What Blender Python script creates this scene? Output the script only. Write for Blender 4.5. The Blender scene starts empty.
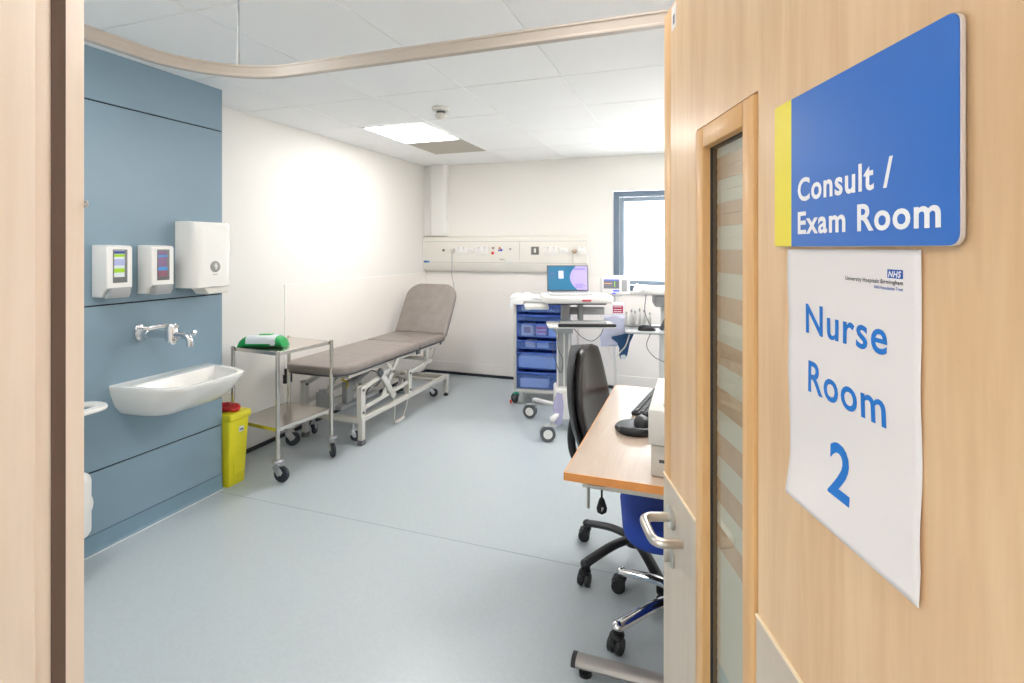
import bpy, bmesh, math, random
from mathutils import Vector, Matrix
R=math.radians; PI=math.pi
random.seed(7)
scene=bpy.context.scene
COL=scene.collection
V=Vector

# ---------------------------------------------------------------- materials
def lin(c):
    return tuple(((v/255)/12.92 if v/255<=0.04045 else ((v/255+0.055)/1.055)**2.4) for v in c)
MATS={}
def mat(name,rgb,rough=.5,metal=0,spec=.5,bump=0,bscale=60,var=0,vscale=8,trans=0,alpha=1,emit=0,coat=0,ior=1.45,stretch=None,erg=None):
    if name in MATS: return MATS[name]
    m=bpy.data.materials.new(name); m.use_nodes=True
    nt=m.node_tree; b=nt.nodes['Principled BSDF']; c=lin(rgb)
    b.inputs['Base Color'].default_value=(*c,1)
    b.inputs['Roughness'].default_value=rough; b.inputs['Metallic'].default_value=metal
    b.inputs['Specular IOR Level'].default_value=spec; b.inputs['IOR'].default_value=ior
    if trans: b.inputs['Transmission Weight'].default_value=trans
    if alpha<1: b.inputs['Alpha'].default_value=alpha
    if coat: b.inputs['Coat Weight'].default_value=coat; b.inputs['Coat Roughness'].default_value=.08
    if emit:
        b.inputs['Emission Color'].default_value=(*(lin(erg) if erg else c),1); b.inputs['Emission Strength'].default_value=emit
    tc=nt.nodes.new('ShaderNodeTexCoord'); mp=nt.nodes.new('ShaderNodeMapping')
    nt.links.new(tc.outputs['Object'],mp.inputs['Vector'])
    if stretch: mp.inputs['Scale'].default_value=stretch
    if var:
        n=nt.nodes.new('ShaderNodeTexNoise'); n.inputs['Scale'].default_value=vscale; n.inputs['Detail'].default_value=6
        nt.links.new(mp.outputs['Vector'],n.inputs['Vector'])
        r=nt.nodes.new('ShaderNodeValToRGB')
        r.color_ramp.elements[0].position=.3; r.color_ramp.elements[1].position=.7
        r.color_ramp.elements[0].color=(*[max(0,x*(1-var)) for x in c],1)
        r.color_ramp.elements[1].color=(*[min(1,x*(1+var)) for x in c],1)
        nt.links.new(n.outputs['Fac'],r.inputs['Fac']); nt.links.new(r.outputs['Color'],b.inputs['Base Color'])
    if bump:
        n=nt.nodes.new('ShaderNodeTexNoise'); n.inputs['Scale'].default_value=bscale; n.inputs['Detail'].default_value=4
        nt.links.new(mp.outputs['Vector'],n.inputs['Vector'])
        bp=nt.nodes.new('ShaderNodeBump'); bp.inputs['Strength'].default_value=bump; bp.inputs['Distance'].default_value=.002
        nt.links.new(n.outputs['Fac'],bp.inputs['Height']); nt.links.new(bp.outputs['Normal'],b.inputs['Normal'])
    MATS[name]=m; return m
def wood(name,rgb,rgb2,rough=.38,axis='z',scale=1,coat=.15):
    if name in MATS: return MATS[name]
    m=bpy.data.materials.new(name); m.use_nodes=True; nt=m.node_tree; b=nt.nodes['Principled BSDF']
    b.inputs['Roughness'].default_value=rough; b.inputs['Coat Weight'].default_value=coat; b.inputs['Coat Roughness'].default_value=.2
    tc=nt.nodes.new('ShaderNodeTexCoord'); mp=nt.nodes.new('ShaderNodeMapping')
    s={'z':(9,9,.7),'x':(.7,9,9),'y':(9,.7,9)}[axis]
    mp.inputs['Scale'].default_value=[v*scale for v in s]
    nt.links.new(tc.outputs['Object'],mp.inputs['Vector'])
    n=nt.nodes.new('ShaderNodeTexNoise'); n.inputs['Scale'].default_value=1.6; n.inputs['Detail'].default_value=8; n.inputs['Distortion'].default_value=1.2
    nt.links.new(mp.outputs['Vector'],n.inputs['Vector'])
    n2=nt.nodes.new('ShaderNodeTexNoise'); n2.inputs['Scale'].default_value=14; n2.inputs['Detail'].default_value=5
    nt.links.new(mp.outputs['Vector'],n2.inputs['Vector'])
    a=nt.nodes.new('ShaderNodeMath'); a.operation='MULTIPLY_ADD'; a.inputs[1].default_value=.35; 
    nt.links.new(n2.outputs['Fac'],a.inputs[0]); nt.links.new(n.outputs['Fac'],a.inputs[2])
    r=nt.nodes.new('ShaderNodeValToRGB'); r.color_ramp.elements[0].position=.45; r.color_ramp.elements[1].position=.9
    r.color_ramp.elements[0].color=(*lin(rgb),1); r.color_ramp.elements[1].color=(*lin(rgb2),1)
    nt.links.new(a.outputs[0],r.inputs['Fac']); nt.links.new(r.outputs['Color'],b.inputs['Base Color'])
    MATS[name]=m; return m

# ---------------------------------------------------------------- mesh builder (world coordinates unless an M matrix is given)
class MB:
    def __init__(s,M=None): s.bm=bmesh.new(); s.M=M
    def _t(s,vs,m=None):
        if m is not None:
            for v in vs: v.co=m@v.co
    def box(s,c,d,rot=None,bev=0,seg=2):
        r=bmesh.ops.create_cube(s.bm,size=1); vs=r['verts']
        for v in vs: v.co=V((v.co.x*d[0],v.co.y*d[1],v.co.z*d[2]))
        if bev:
            es=list({e for v in vs for e in v.link_edges})
            g=bmesh.ops.bevel(s.bm,geom=es,offset=min(bev,min(d)*.49),segments=seg,affect='EDGES',profile=.5)
            vs=list({v for f in g['faces'] for v in f.verts}|{v for v in vs if v.is_valid})
        m=Matrix.Translation(V(c))
        if rot is not None: m=m@(rot if isinstance(rot,Matrix) else Matrix.Rotation(rot,4,'Z'))
        s._t(vs,m); return s
    def bb(s,a,b,bev=0,seg=2):
        a=V(a);b=V(b); return s.box((a+b)/2,[abs(q) for q in (b-a)],bev=bev,seg=seg)
    def beam(s,a,b,w,h,bev=.003):
        a=V(a);b=V(b);d=b-a; q=d.to_track_quat('Y','Z').to_matrix().to_4x4()
        return s.box((a+b)/2,(w,d.length,h),rot=q,bev=bev)
    def cyl(s,a,b,r,r2=None,n=20):
        a=V(a);b=V(b);d=b-a; r2=r if r2 is None else r2
        q=d.to_track_quat('Z','Y').to_matrix().to_4x4()
        g=bmesh.ops.create_cone(s.bm,cap_ends=True,segments=n,radius1=r,radius2=r2,depth=d.length)
        s._t(g['verts'],Matrix.Translation((a+b)/2)@q); return s
    def ball(s,c,r,sc=(1,1,1),n=16):
        g=bmesh.ops.create_uvsphere(s.bm,u_segments=n,v_segments=max(6,n//2),radius=r)
        s._t(g['verts'],Matrix.Translation(V(c))@Matrix.Diagonal((*sc,1))); return s
    def loft(s,rings,cap=True,closed=False,wrap=True):
        R_=[[s.bm.verts.new(V(p)) for p in ring] for ring in rings]
        n=len(R_[0]); K=len(R_)
        for i in range(K if closed else K-1):
            A=R_[i];B=R_[(i+1)%K]
            for j in range(n if wrap else n-1):
                k=(j+1)%n
                try: s.bm.faces.new((A[j],A[k],B[k],B[j]))
                except ValueError: pass
        if cap and not closed and wrap:
            try: s.bm.faces.new(R_[0][::-1]); s.bm.faces.new(R_[-1])
            except ValueError: pass
        return s
    def lathe(s,prof,c=(0,0,0),ax=(0,0,1),n=24):
        q=V(ax).to_track_quat('Z','Y').to_matrix().to_4x4(); m=Matrix.Translation(V(c))@q
        return s.loft([[m@V((max(r,.0003)*math.cos(2*PI*j/n),max(r,.0003)*math.sin(2*PI*j/n),z)) for j in range(n)] for r,z in prof])
    def tube(s,pts,r,n=10,sm=0,closed=False,prof=None):
        P=[V(p) for p in pts]
        if sm: P=smooth(P,sm,closed)
        K=len(P); rings=[]; up=None
        for i in range(K):
            if closed: t=P[(i+1)%K]-P[i-1]
            else: t=P[min(i+1,K-1)]-P[max(i-1,0)]
            t.normalize()
            if up is None:
                up=V((0,0,1)) if abs(t.z)<.9 else V((0,1,0))
            u=(up-t*up.dot(t)).normalized(); w=t.cross(u); up=u
            rr_=r[i*(len(r)-1)//max(1,K-1)] if isinstance(r,(list,tuple)) else r
            if prof: rings.append([P[i]+w*a+u*b for a,b in prof])
            else: rings.append([P[i]+(u*math.cos(2*PI*j/n)+w*math.sin(2*PI*j/n))*rr_ for j in range(n)])
        return s.loft(rings,closed=closed)
    def slab(s,out,t,r,M=None,seg=4,top=None):
        """cushion-like slab: outline (x,y), thickness t, edge rounding r, in the XY plane of M"""
        n=len(out); P=[V((p[0],p[1])) for p in out]
        N=[]
        for i in range(n):
            a=P[i-1];b=P[(i+1)%n];d=(b-a); N.append(V((d.y,-d.x)).normalized())
        area=sum(P[i-1].x*P[i].y-P[i].x*P[i-1].y for i in range(n))
        sg=1 if area>0 else -1
        prof=[]
        for k in range(seg+1):
            a=PI/2*k/seg; prof.append((r*(1-math.sin(a)),-t/2+r*(1-math.cos(a))))
        for k in range(seg,-1,-1):
            a=PI/2*k/seg; prof.append((r*(1-math.sin(a)),t/2-r*(1-math.cos(a))))
        m=M or Matrix.Identity(4)
        s.loft([[m@V((P[i].x-sg*N[i].x*o,P[i].y-sg*N[i].y*o,z)) for i in range(n)] for o,z in prof]); return s
    def prism(s,out,t,M=None,bev=0):
        m=M or Matrix.Identity(4)
        if bev: return s.slab(out,t,bev,M,seg=2)
        return s.loft([[m@V((x,y,-t/2)) for x,y in out],[m@V((x,y,t/2)) for x,y in out]])
    def build(s,name,material,parent=None,smooth_=True,ang=35,M=None):
        bm=s.bm
        bmesh.ops.recalc_face_normals(bm,faces=bm.faces)
        mm=M or s.M
        if mm is not None: bm.transform(mm)
        if parent is not None:
            off=V(ORG[parent.name]); bmesh.ops.translate(bm,verts=bm.verts,vec=-off)
            o_off=off; loc=V((0,0,0))
        else:
            bm.verts.ensure_lookup_table()
            xs=[v.co.x for v in bm.verts];ys=[v.co.y for v in bm.verts];zs=[v.co.z for v in bm.verts]
            loc=V(((min(xs)+max(xs))/2,(min(ys)+max(ys))/2,min(zs))); o_off=loc
            bmesh.ops.translate(bm,verts=bm.verts,vec=-loc)
        me=bpy.data.meshes.new(name); bm.to_mesh(me); bm.free()
        ms=material if isinstance(material,list) else [material]
        for q in ms: me.materials.append(q)
        if smooth_:
            for p in me.polygons: p.use_smooth=True
            me.set_sharp_from_angle(angle=R(ang))
        o=bpy.data.objects.new(name,me); COL.objects.link(o); o.location=loc
        if parent is not None: o.parent=parent
        ORG[o.name]=tuple(o_off)
        return o
ORG={}
def smooth(P,k,closed=False):
    out=[];n=len(P)
    rng=range(n) if closed else range(n-1)
    for i in rng:
        p0=P[i-1] if (closed or i>0) else P[0]*2-P[1]
        p1=P[i];p2=P[(i+1)%n]
        p3=P[(i+2)%n] if (closed or i+2<n) else P[-1]*2-P[-2]
        for j in range(k):
            t=j/k
            out.append(.5*((2*p1)+(p2-p0)*t+(2*p0-5*p1+4*p2-p3)*t*t+(3*p1-p0-3*p2+p3)*t**3))
    if not closed: out.append(P[-1].copy())
    return out
def rr(w,h,r,n=5,cx=0,cy=0):
    out=[]
    if not isinstance(r,(list,tuple)): r=[r]*4
    for (sx,sy,a0),q in zip(((1,1,0),(-1,1,90),(-1,-1,180),(1,-1,270)),r):
        for k in range(n+1):
            a=R(a0+90*k/n); out.append((cx+sx*(w/2-q)+q*math.cos(a),cy+sy*(h/2-q)+q*math.sin(a)))
    return out
def tag(o,label,cat,group=None):
    o['label']=label; o['category']=cat
    if group: o['group']=group
    return o
def thing(name,loc,label,cat,group=None):
    o=bpy.data.objects.new(name,None); COL.objects.link(o); o.location=loc; o.empty_display_size=.05
    ORG[o.name]=tuple(loc); return tag(o,label,cat,group)
def struct(mb,name,m,**k):
    o=mb.build(name,m,**k); o['kind']='structure'; return o
def XZ(x,y,z,rot=0):   # matrix whose XY plane is the world XZ plane facing -Y, rotated about Z
    return Matrix.Translation((x,y,z))@Matrix.Rotation(rot,4,'Z')@Matrix.Rotation(PI/2,4,'X')
def YZ(x,y,z):         # local x -> world Y, local y -> world Z, local z -> world X
    return Matrix(((0,0,1,x),(1,0,0,y),(0,1,0,z),(0,0,0,1)))
def text_mb(body,width,cap,M,bold=0.0,depth=.00012,italic=0,align='L'):
    """lettering as thin raised mesh; lower-left of the baseline at the origin of M, scaled to a width and a cap height"""
    cu=bpy.data.curves.new('lettering','FONT'); cu.body=body; cu.size=1; cu.offset=bold; cu.shear=italic; cu.resolution_u=4
    cu.extrude=0; cu.space_character=1.09
    ob=bpy.data.objects.new('lettering_tmp',cu); COL.objects.link(ob)
    dg=bpy.context.evaluated_depsgraph_get()
    me=bpy.data.meshes.new_from_object(ob.evaluated_get(dg))
    bpy.data.objects.remove(ob); bpy.data.curves.remove(cu)
    mb=MB(); mb.bm.from_mesh(me); bpy.data.meshes.remove(me)
    vs=mb.bm.verts
    x0=min(v.co.x for v in vs);x1=max(v.co.x for v in vs)
    capref=.73
    for v in vs:
        v.co=V(((v.co.x-x0)/(x1-x0)*width, v.co.y/capref*cap, 0))
    mb.bm.transform(M); return mb

# ---------------------------------------------------------------- palette
white_wall=mat('white_wall',(236,233,228),.6,bump=.05,bscale=200)
white_clad=mat('white_cladding',(242,236,230),.32)
blue_lam=mat('blue_laminate',(128,152,167),.33,var=.015,vscale=3)
blue_vinyl=mat('blue_grey_skirting',(118,146,162),.45,var=.03,vscale=20)
groove_m=mat('dark_groove',(32,38,42),.8)
black_rub=mat('black_rubber',(32,33,36),.55)
dark_strip=mat('dark_skirting_strip',(50,54,60),.6)
floor_m=mat('floor_vinyl',(182,191,196),.30,var=.035,vscale=90,bump=.03,bscale=300)
seam_m=mat('floor_weld',(152,168,176),.5)
tile_m=mat('ceiling_tile',(240,240,240),.85,bump=.15,bscale=400,var=.01,vscale=1.5)
tgrid_m=mat('ceiling_grid',(238,238,238),.5)
white_pl=mat('white_plastic',(235,233,230),.35)
offwhite=mat('offwhite_plastic',(228,224,216),.35)
gloss_w=mat('white_gloss_ceramic',(238,236,232),.12,coat=.6)
chrome=mat('chrome',(225,225,228),.12,metal=1)
steel=mat('brushed_steel',(208,203,196),.22,metal=1,bump=.03,bscale=300,stretch=(1,1,20))
satin=mat('satin_steel',(205,200,192),.28,metal=1)
alu=mat('aluminium_paint',(176,178,180),.4,metal=.4)
upholst=mat('grey_vinyl_upholstery',(138,129,124),.36,var=.09,vscale=14,bump=.08,bscale=250)
upedge=mat('dark_cushion_base',(72,72,78),.5)
bedmetal=mat('white_painted_steel',(208,205,198),.4)
rub_grey=mat('grey_rubber',(110,110,112),.6)
tyre=mat('tyre_grey',(48,52,60),.5)
hub_m=mat('castor_hub',(212,210,206),.4)
yellow=mat('yellow_plastic',(232,222,40),.38)
red=mat('red_plastic',(186,34,36),.35)
green=mat('green_packet',(34,164,86),.3)
maple=wood('maple_veneer',(236,202,160),(218,178,134),.36)
maple_l=wood('maple_lipping',(232,188,130),(212,160,100),.4)
maple_jamb=wood('pale_timber_frame',(242,226,211),(230,211,193),.42)
kick_m=wood('pale_kick_laminate',(208,194,176),(196,180,160),.3)
beech=wood('beech_desktop',(208,188,172),(196,174,156),.2,axis='y',coat=.6)
beech_edge=mat('beech_edge',(222,150,82),.4,var=.05,vscale=30)
sign_blue=mat('sign_blue',(48,112,200),.3)
sign_yellow=mat('sign_yellow',(240,222,60),.35)
ink_blue=mat('ink_blue',(22,118,206),.5)
ink_black=mat('ink_black',(50,52,56),.6)
nhs_blue=mat('logo_blue',(30,90,180),.4)
print_white=mat('white_print',(244,244,246),.4)
paper=mat('paper',(234,228,227),.55)
def thin_glass(name,tint,ior=1.5):
    m=bpy.data.materials.new(name); m.use_nodes=True; nt=m.node_tree; nt.nodes.remove(nt.nodes['Principled BSDF'])
    o=nt.nodes['Material Output']; t=nt.nodes.new('ShaderNodeBsdfTransparent'); t.inputs['Color'].default_value=(*tint,1)
    g=nt.nodes.new('ShaderNodeBsdfGlossy'); g.inputs['Roughness'].default_value=.02; f=nt.nodes.new('ShaderNodeFresnel'); f.inputs['IOR'].default_value=ior
    x=nt.nodes.new('ShaderNodeMixShader'); ge=nt.nodes.new('ShaderNodeNewGeometry'); sb_=nt.nodes.new('ShaderNodeMath'); sb_.operation='SUBTRACT'; sb_.inputs[0].default_value=1; nt.links.new(ge.outputs['Backfacing'],sb_.inputs[1])
    ml=nt.nodes.new('ShaderNodeMath'); ml.operation='MULTIPLY'; nt.links.new(sb_.outputs[0],ml.inputs[0]); nt.links.new(f.outputs[0],ml.inputs[1]); nt.links.new(ml.outputs[0],x.inputs[0]); nt.links.new(t.outputs[0],x.inputs[1]); nt.links.new(g.outputs[0],x.inputs[2]); nt.links.new(x.outputs[0],o.inputs['Surface'])
    return m
glass=thin_glass('clear_glass',(.97,.985,.98))
frame_blue=mat('blue_grey_frame',(108,124,142),.4)
blk_pl=mat('black_plastic',(36,37,40),.4)
blk_leather=mat('black_vinyl',(56,52,51),.32,bump=.1,bscale=120,coat=.1)
seat_blue=mat('blue_fabric',(32,66,160),.75,bump=.2,bscale=500)
grey_pl=mat('grey_plastic',(168,170,172),.45)
beige_pl=mat('beige_grey_plastic',(204,200,192),.45)
dgrey=mat('dark_grey_plastic',(90,92,96),.45)
blue_tr=mat('blue_translucent',(120,158,240),.2,alpha=.24)
blue_dk=mat('blue_drawer_side',(78,112,200),.35)
clear_pl=mat('clear_plastic',(205,208,228),.15,alpha=.35)
screen_b=mat('screen_teal',(36,104,140),.25,emit=.2)
screen_l=mat('screen_lilac',(162,150,205),.25,emit=.25)

# ---------------------------------------------------------------- the room
CZ=2.385; XL=-2.98; XR=.46; YB=5.4; YD=.41; XP=-2.68
mb=MB(); mb.bb((-3.4,-2.4,-.05),(1.6,5.7,0)); fl=struct(mb,'floor',floor_m)
w=MB(); w.bb((-2.66,2.327,0),(XR,2.331,.0006)); s_=w.build('floor_seam',seam_m,fl)
# ceiling of 600 mm panels on a white grid
X0=-2.497; Y0=2.17; PX,PY=.6,.63
mb=MB(); mb.bb((-3.4,-2.4,CZ+.006),(1.6,5.7,CZ+.1)); ceil=struct(mb,'ceiling',tgrid_m)
t=MB()
for i in range(-2,8):
    for j in range(-8,7):
        x0=X0+PX*i; x1=x0+PX; y0=Y0+PY*j; y1=y0+PY
        x0=max(x0,XL);x1=min(x1,1.5);y0=max(y0,-2.3);y1=min(y1,YB)
        if y0<.27<y1 or x1-x0<.03 or y1-y0<.03:
            if x1-x0<.03 or y1-y0<.03: continue
        g=.004
        t.bb((x0+g,y0+g,CZ+(.0006 if (i+j)%3 else -.0006)),(x1-g,y1-g,CZ+.012),bev=.0015,seg=1)
t.build('ceiling_tiles',tile_m,ceil)
def wall(name,a,b,m=white_wall):
    q=MB(); q.bb(a,b); return struct(q,name,m)
wall('wall_left',(XL-.12,.27,0),(XL,YB+.12,CZ+.05))
bw=MB()
WX0,WX1,WZ0,WZ1=-.815,.30,1.0,2.03
bw.bb((XL,YB,0),(WX0,YB+.2,CZ+.05)); bw.bb((WX1,YB,0),(XR+.12,YB+.2,CZ+.05)); bw.bb((WX0,YB,0),(WX1,YB+.2,WZ0)); bw.bb((WX0,YB,WZ1),(WX1,YB+.2,CZ+.05))
struct(bw,'wall_back',white_wall)
wall('wall_right',(XR,.27,0),(XR+.12,YB,CZ+.05))
dw=MB(); dw.bb((XL-.12,.27,0),(-.72,YD,CZ+.05)); dw.bb((.31,.27,0),(XR,YD,CZ+.05)); dw.bb((-.72,.27,2.05),(.31,YD,CZ+.05))
struct(dw,'wall_front',white_wall)
# corridor behind the camera
wall('wall_corridor_left',(-3.4,-2.4,0),(-3.3,.27,CZ+.05))
wall('wall_corridor_right',(1.5,-2.4,0),(1.6,.27,CZ+.05))
cw=MB(); cw.bb((-3.3,-2.4,0),(-1.6,-2.3,CZ+.05)); cw.bb((-.92,-2.4,0),(1.5,-2.3,CZ+.05)); cw.bb((-1.6,-2.4,0),(-.92,-2.3,1.1)); cw.bb((-1.6,-2.4,2.0),(-.92,-2.3,CZ+.05)); struct(cw,'wall_corridor_rear',white_wall)  # opening added in the unseen rear wall to let fill daylight in
cw=MB()
for x_ in (-1.6,-.98): cw.bb((x_,-2.37,1.1),(x_+.06,-2.33,2.0))
cw.bb((-1.6,-2.37,1.1),(-.92,-2.33,1.16)); cw.bb((-1.6,-2.37,1.94),(-.92,-2.33,2.0)); struct(cw,'fill_window',frame_blue)  # frame of the added fill window behind the camera
# blue panelled boxing on the left
p=MB(); zs=[0.0,.384,1.166,2.136,CZ+.002]
for k in range(4):
    g=.0035
    p.bb((XP-.02,YD+.002,zs[k]+(g if k else .09)),(XP,2.367,zs[k+1]-(g if k<3 else 0)),bev=.001,seg=1)
bp=struct(p,'wall_left_panelling',blue_lam)
q=MB(); q.bb((XL,YD,0),(XP-.006,2.362,CZ+.001)); q.build('panel_backing',groove_m,bp)
q=MB(); q.bb((XL+.001,2.362,.0),(XP-.0004,2.3672,CZ+.001)); q.build('panel_end',blue_lam,bp)
sk=MB(); sk.prism([(XP+.0,.088),(XP+.002,.088),(XP+.003,.02),(XP+.006,.006),(XP+.012,0),(XP,0)],1.955,Matrix(((1,0,0,0),(0,0,-1,(YD+2.369)/2),(0,1,0,0),(0,0,0,1))))
b=struct(sk,'baseboard_left',blue_vinyl)
q=MB(); q.bb((XP+.010,YD+.01,0),(XP+.0175,2.369,.0015)); q.build('sealant_line',white_pl,b)
q=MB(); q.bb((XP-.003,YD+.01,.087),(XP+.0025,2.3685,.091)); q.build('top_edge',mat('skirting_edge',(82,104,118),.6),b)
# long white wall: cladding sheet and skirting
q=MB(); q.bb((XL,3.19,.0),(XL+.004,YB,1.155),bev=.001,seg=1); cl=struct(q,'wall_left_cladding',white_clad)
q=MB(); q.bb((XL,3.186,.10),(XL+.006,3.191,1.158)); q.bb((XL,3.186,1.155),(XL+.006,YB-.005,1.159)); q.build('cladding_trim',mat('cladding_trim',(250,248,245),.3),cl)
q=MB(); q.bb((XL,YB-.004,.0),(XR,YB,.97),bev=.001,seg=1); q.bb((XL,YB-.004,.971),(-.95,YB,1.14)); struct(q,'wall_back_cladding',white_clad)
q=MB(); q.bb((XL,2.37,0),(XL+.012,YB,.028)); struct(q,'baseboard_long',dark_strip)
q=MB(); q.bb((XL+.01,YB-.016,0),(XR,YB-.004,.03)); bb_=struct(q,'baseboard_back',dark_strip)
q=MB(); q.bb((XL+.005,YB-.010,.03),(XR,YB-.004,.14),bev=.002,seg=1); q.build('upper_strip',white_clad,bb_)
q=MB(); q.bb((XR-.012,YD,0),(XR,YB-.02,.09)); struct(q,'baseboard_right',blue_vinyl)
# vertical pipe boxing in the far left corner
q=MB(); q.slab(rr(.20,.12,.035),CZ-1.58+.001,.001,Matrix.Translation((-2.785,YB-.03,(CZ+1.58)/2))); q.bb((XL+.001,YB-.03,1.58),(-2.86,YB,CZ))
struct(q,'trim_1',white_pl)
# window
wf=MB()
def ring(mb_,x0,x1,z0,z1,t_,ya,yb,bev=.003):
    mb_.bb((x0,ya,z0),(x0+t_,yb,z1),bev=bev); mb_.bb((x1-t_,ya,z0),(x1,yb,z1),bev=bev)
    mb_.bb((x0+t_,ya,z1-t_),(x1-t_,yb,z1),bev=bev); mb_.bb((x0+t_,ya,z0),(x1-t_,yb,z0+t_),bev=bev)
ring(wf,WX0+.008,WX1-.008,WZ0+.005,WZ1-.01,.055,YB+.005,YB+.075)
win=struct(wf,'window_1',frame_blue)
q=MB(); ring(q,WX0+.068,WX1-.068,WZ0+.065,WZ1-.07,.045,YB+.02,YB+.085); q.build('sash',mat('sash_blue_grey',(140,156,172),.35),win)
q=MB(); q.bb((WX0+.11,YB+.05,WZ0+.11),(WX1-.11,YB+.056,WZ1-.115)); q.build('pane',glass,win)
q=MB(); q.bb((WX0+.005,YB-.035,WZ0-.02),(WX1-.005,YB+.03,WZ0+.004),bev=.004); q.build('window_sill',white_pl,win)
q=MB(); q.bb((WX0+.07,YB+.012,WZ1-.055),(WX1-.07,YB+.03,WZ1-.03),bev=.003); q.build('vent_strip',dgrey,win)

# door frame on the left
jf=MB(); jf.bb((-.72,.14,0),(-.68,.412,2.02),bev=.002); jf.bb((-.70,.14,0),(-.6665,.357,2.005),bev=.003)
fr=struct(jf,'door_2',maple_jamb)
jf=MB(); jf.bb((.265,.14,0),(.31,.40,2.05),bev=.002); jf.bb((-.72,.14,2.02),(.31,.41,2.06),bev=.002); jf.build('frame_head',maple_jamb,fr)
q=MB(); q.bb((-.6812,.3775,0),(-.6788,.3915,2.015)); q.build('fire_seal',mat('brown_seal',(104,82,72),.7,bump=.3,bscale=80,stretch=(1,1,.1)),fr)
q=MB(); q.tube([V((-.679+.003*math.cos(a),.4125,1.492+.003*math.sin(a))) for a in [2*PI*k/12 for k in range(12)]],.0011,n=6,closed=True); q.build('screw_eye',satin,fr)

# ---------------------------------------------------------------- open door leaf with vision panel
T=R(19.5); Cc,Ss=math.cos(T),math.sin(T)
dv=V((-Ss+.0115*Cc,Cc+.0115*Ss,0)).normalized(); dang=math.atan2(dv.y,dv.x)
DM=Matrix.Translation((.338*Cc,.338*Ss,0))@Matrix.Rotation(dang,4,'Z')
DZ=1.972; SE=1.205
def D(): return MB(DM)
l=D()
l.bb((.30,-.044,.008),(.735,0,DZ)); l.bb((.987,-.044,.008),(SE-.048,0,DZ)); l.bb((.735,-.044,1.662),(.987,0,DZ)); l.bb((.735,-.044,.008),(.987,0,.24))
leaf=struct(l,'door_1',maple)
l=D(); l.bb((SE-.0465,-.044,.008),(SE,0.0005,DZ),bev=.002); l.build('edge_lipping',maple_l,leaf)
# bead frame round the glass
l=D()
def bead(s0,s1,z0,z1,t_,ya,yb,mbx):
    prof=lambda: None
    for a,bq in (((s0,ya,z0),(s0+t_,yb,z1)),((s1-t_,ya,z0),(s1,yb,z1)),((s0+t_,ya,z1-t_),(s1-t_,yb,z1)),((s0+t_,ya,z0),(s1-t_,yb,z0+t_))):
        mbx.bb(a,bq,bev=.004,seg=2)
bead(.740,.983,.24,1.659,.038,-.050,.005,l); vf=l.build('vision_frame',maple_l,leaf)
l=D(); bead(.776,.947,.279,1.623,.0045,-.030,-.010,l); l.build('glazing_gasket',black_rub,vf)
l=D(); l.bb((.7775,-.0165,.281),(.9455,-.0125,1.621)); l.build('glass_pane',glass,vf)
# banded reflections in the glass, built as tinted slats behind the pane
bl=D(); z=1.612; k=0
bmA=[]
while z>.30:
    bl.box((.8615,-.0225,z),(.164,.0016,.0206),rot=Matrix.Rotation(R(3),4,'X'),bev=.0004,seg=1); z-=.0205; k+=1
sl=bl.build('reflection_slats',[wood('reflection_beige',(190,160,128),(178,146,114),.4,axis='x'),mat('reflection_pale',(196,190,172),.4),mat('reflection_grey_green',(160,172,168),.4)],vf)
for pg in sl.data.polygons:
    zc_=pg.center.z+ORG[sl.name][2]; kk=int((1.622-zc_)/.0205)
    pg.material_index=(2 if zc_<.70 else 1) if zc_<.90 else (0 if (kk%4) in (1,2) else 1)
# kick plates
l=D()
l.bb((.30,-.001,.01),(.7365,.0022,.922),bev=.0008,seg=1); l.bb((.9866,-.001,.01),(SE-.001,.0022,.922),bev=.0008,seg=1)
kp=l.build('kick_plate',kick_m,leaf)
l=D(); l.bb((.30,-.001,.921),(.7365,.0036,.9255),bev=.0008,seg=1); l.bb((.9866,-.001,.921),(SE-.001,.0036,.9255),bev=.0008,seg=1)
l.build('plate_edge',mat('plate_edge',(246,228,198),.4),kp)
# lever handle
l=D(); hz=.853
l.tube([(1.140,.004,hz),(1.140,.040,hz),(1.138,.053,hz),(1.132,.062,hz),(1.122,.066,hz),(1.10,.067,hz),(1.075,.067,hz),(1.055,.066,hz),(1.044,.062,hz),(1.038,.053,hz),(1.036,.040,hz),(1.036,.012,hz)],.0098,n=16,sm=3)
hd=l.build('lever_handle',satin,leaf)
l=D(); l.lathe([(0,0),(.026,0),(.026,.006),(.022,.009),(0,.009)],(1.140,.001,hz),(0,1,0)); l.build('rose',satin,hd)
l=D(); l.lathe([(0,0),(.024,0),(.024,.005),(.020,.008),(0,.008)],(1.140,.001,hz-.085),(0,1,0)); l.bb((1.136,.008,hz-.098),(1.144,.020,hz-.072),bev=.002); l.build('thumb_turn',satin,leaf)
# small label sticker near the top corner
l=D(); l.bb((1.115,.0002,1.915),(1.145,.0008,1.965)); st=l.build('sticker',paper); tag(st,'small white sticker at the top corner of the open wooden door','sticker')
l=D(); l.bb((1.124,.0006,1.925),(1.136,.0012,1.945)); l.build('print',mat('grey_print',(120,120,130),.6),st)

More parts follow.
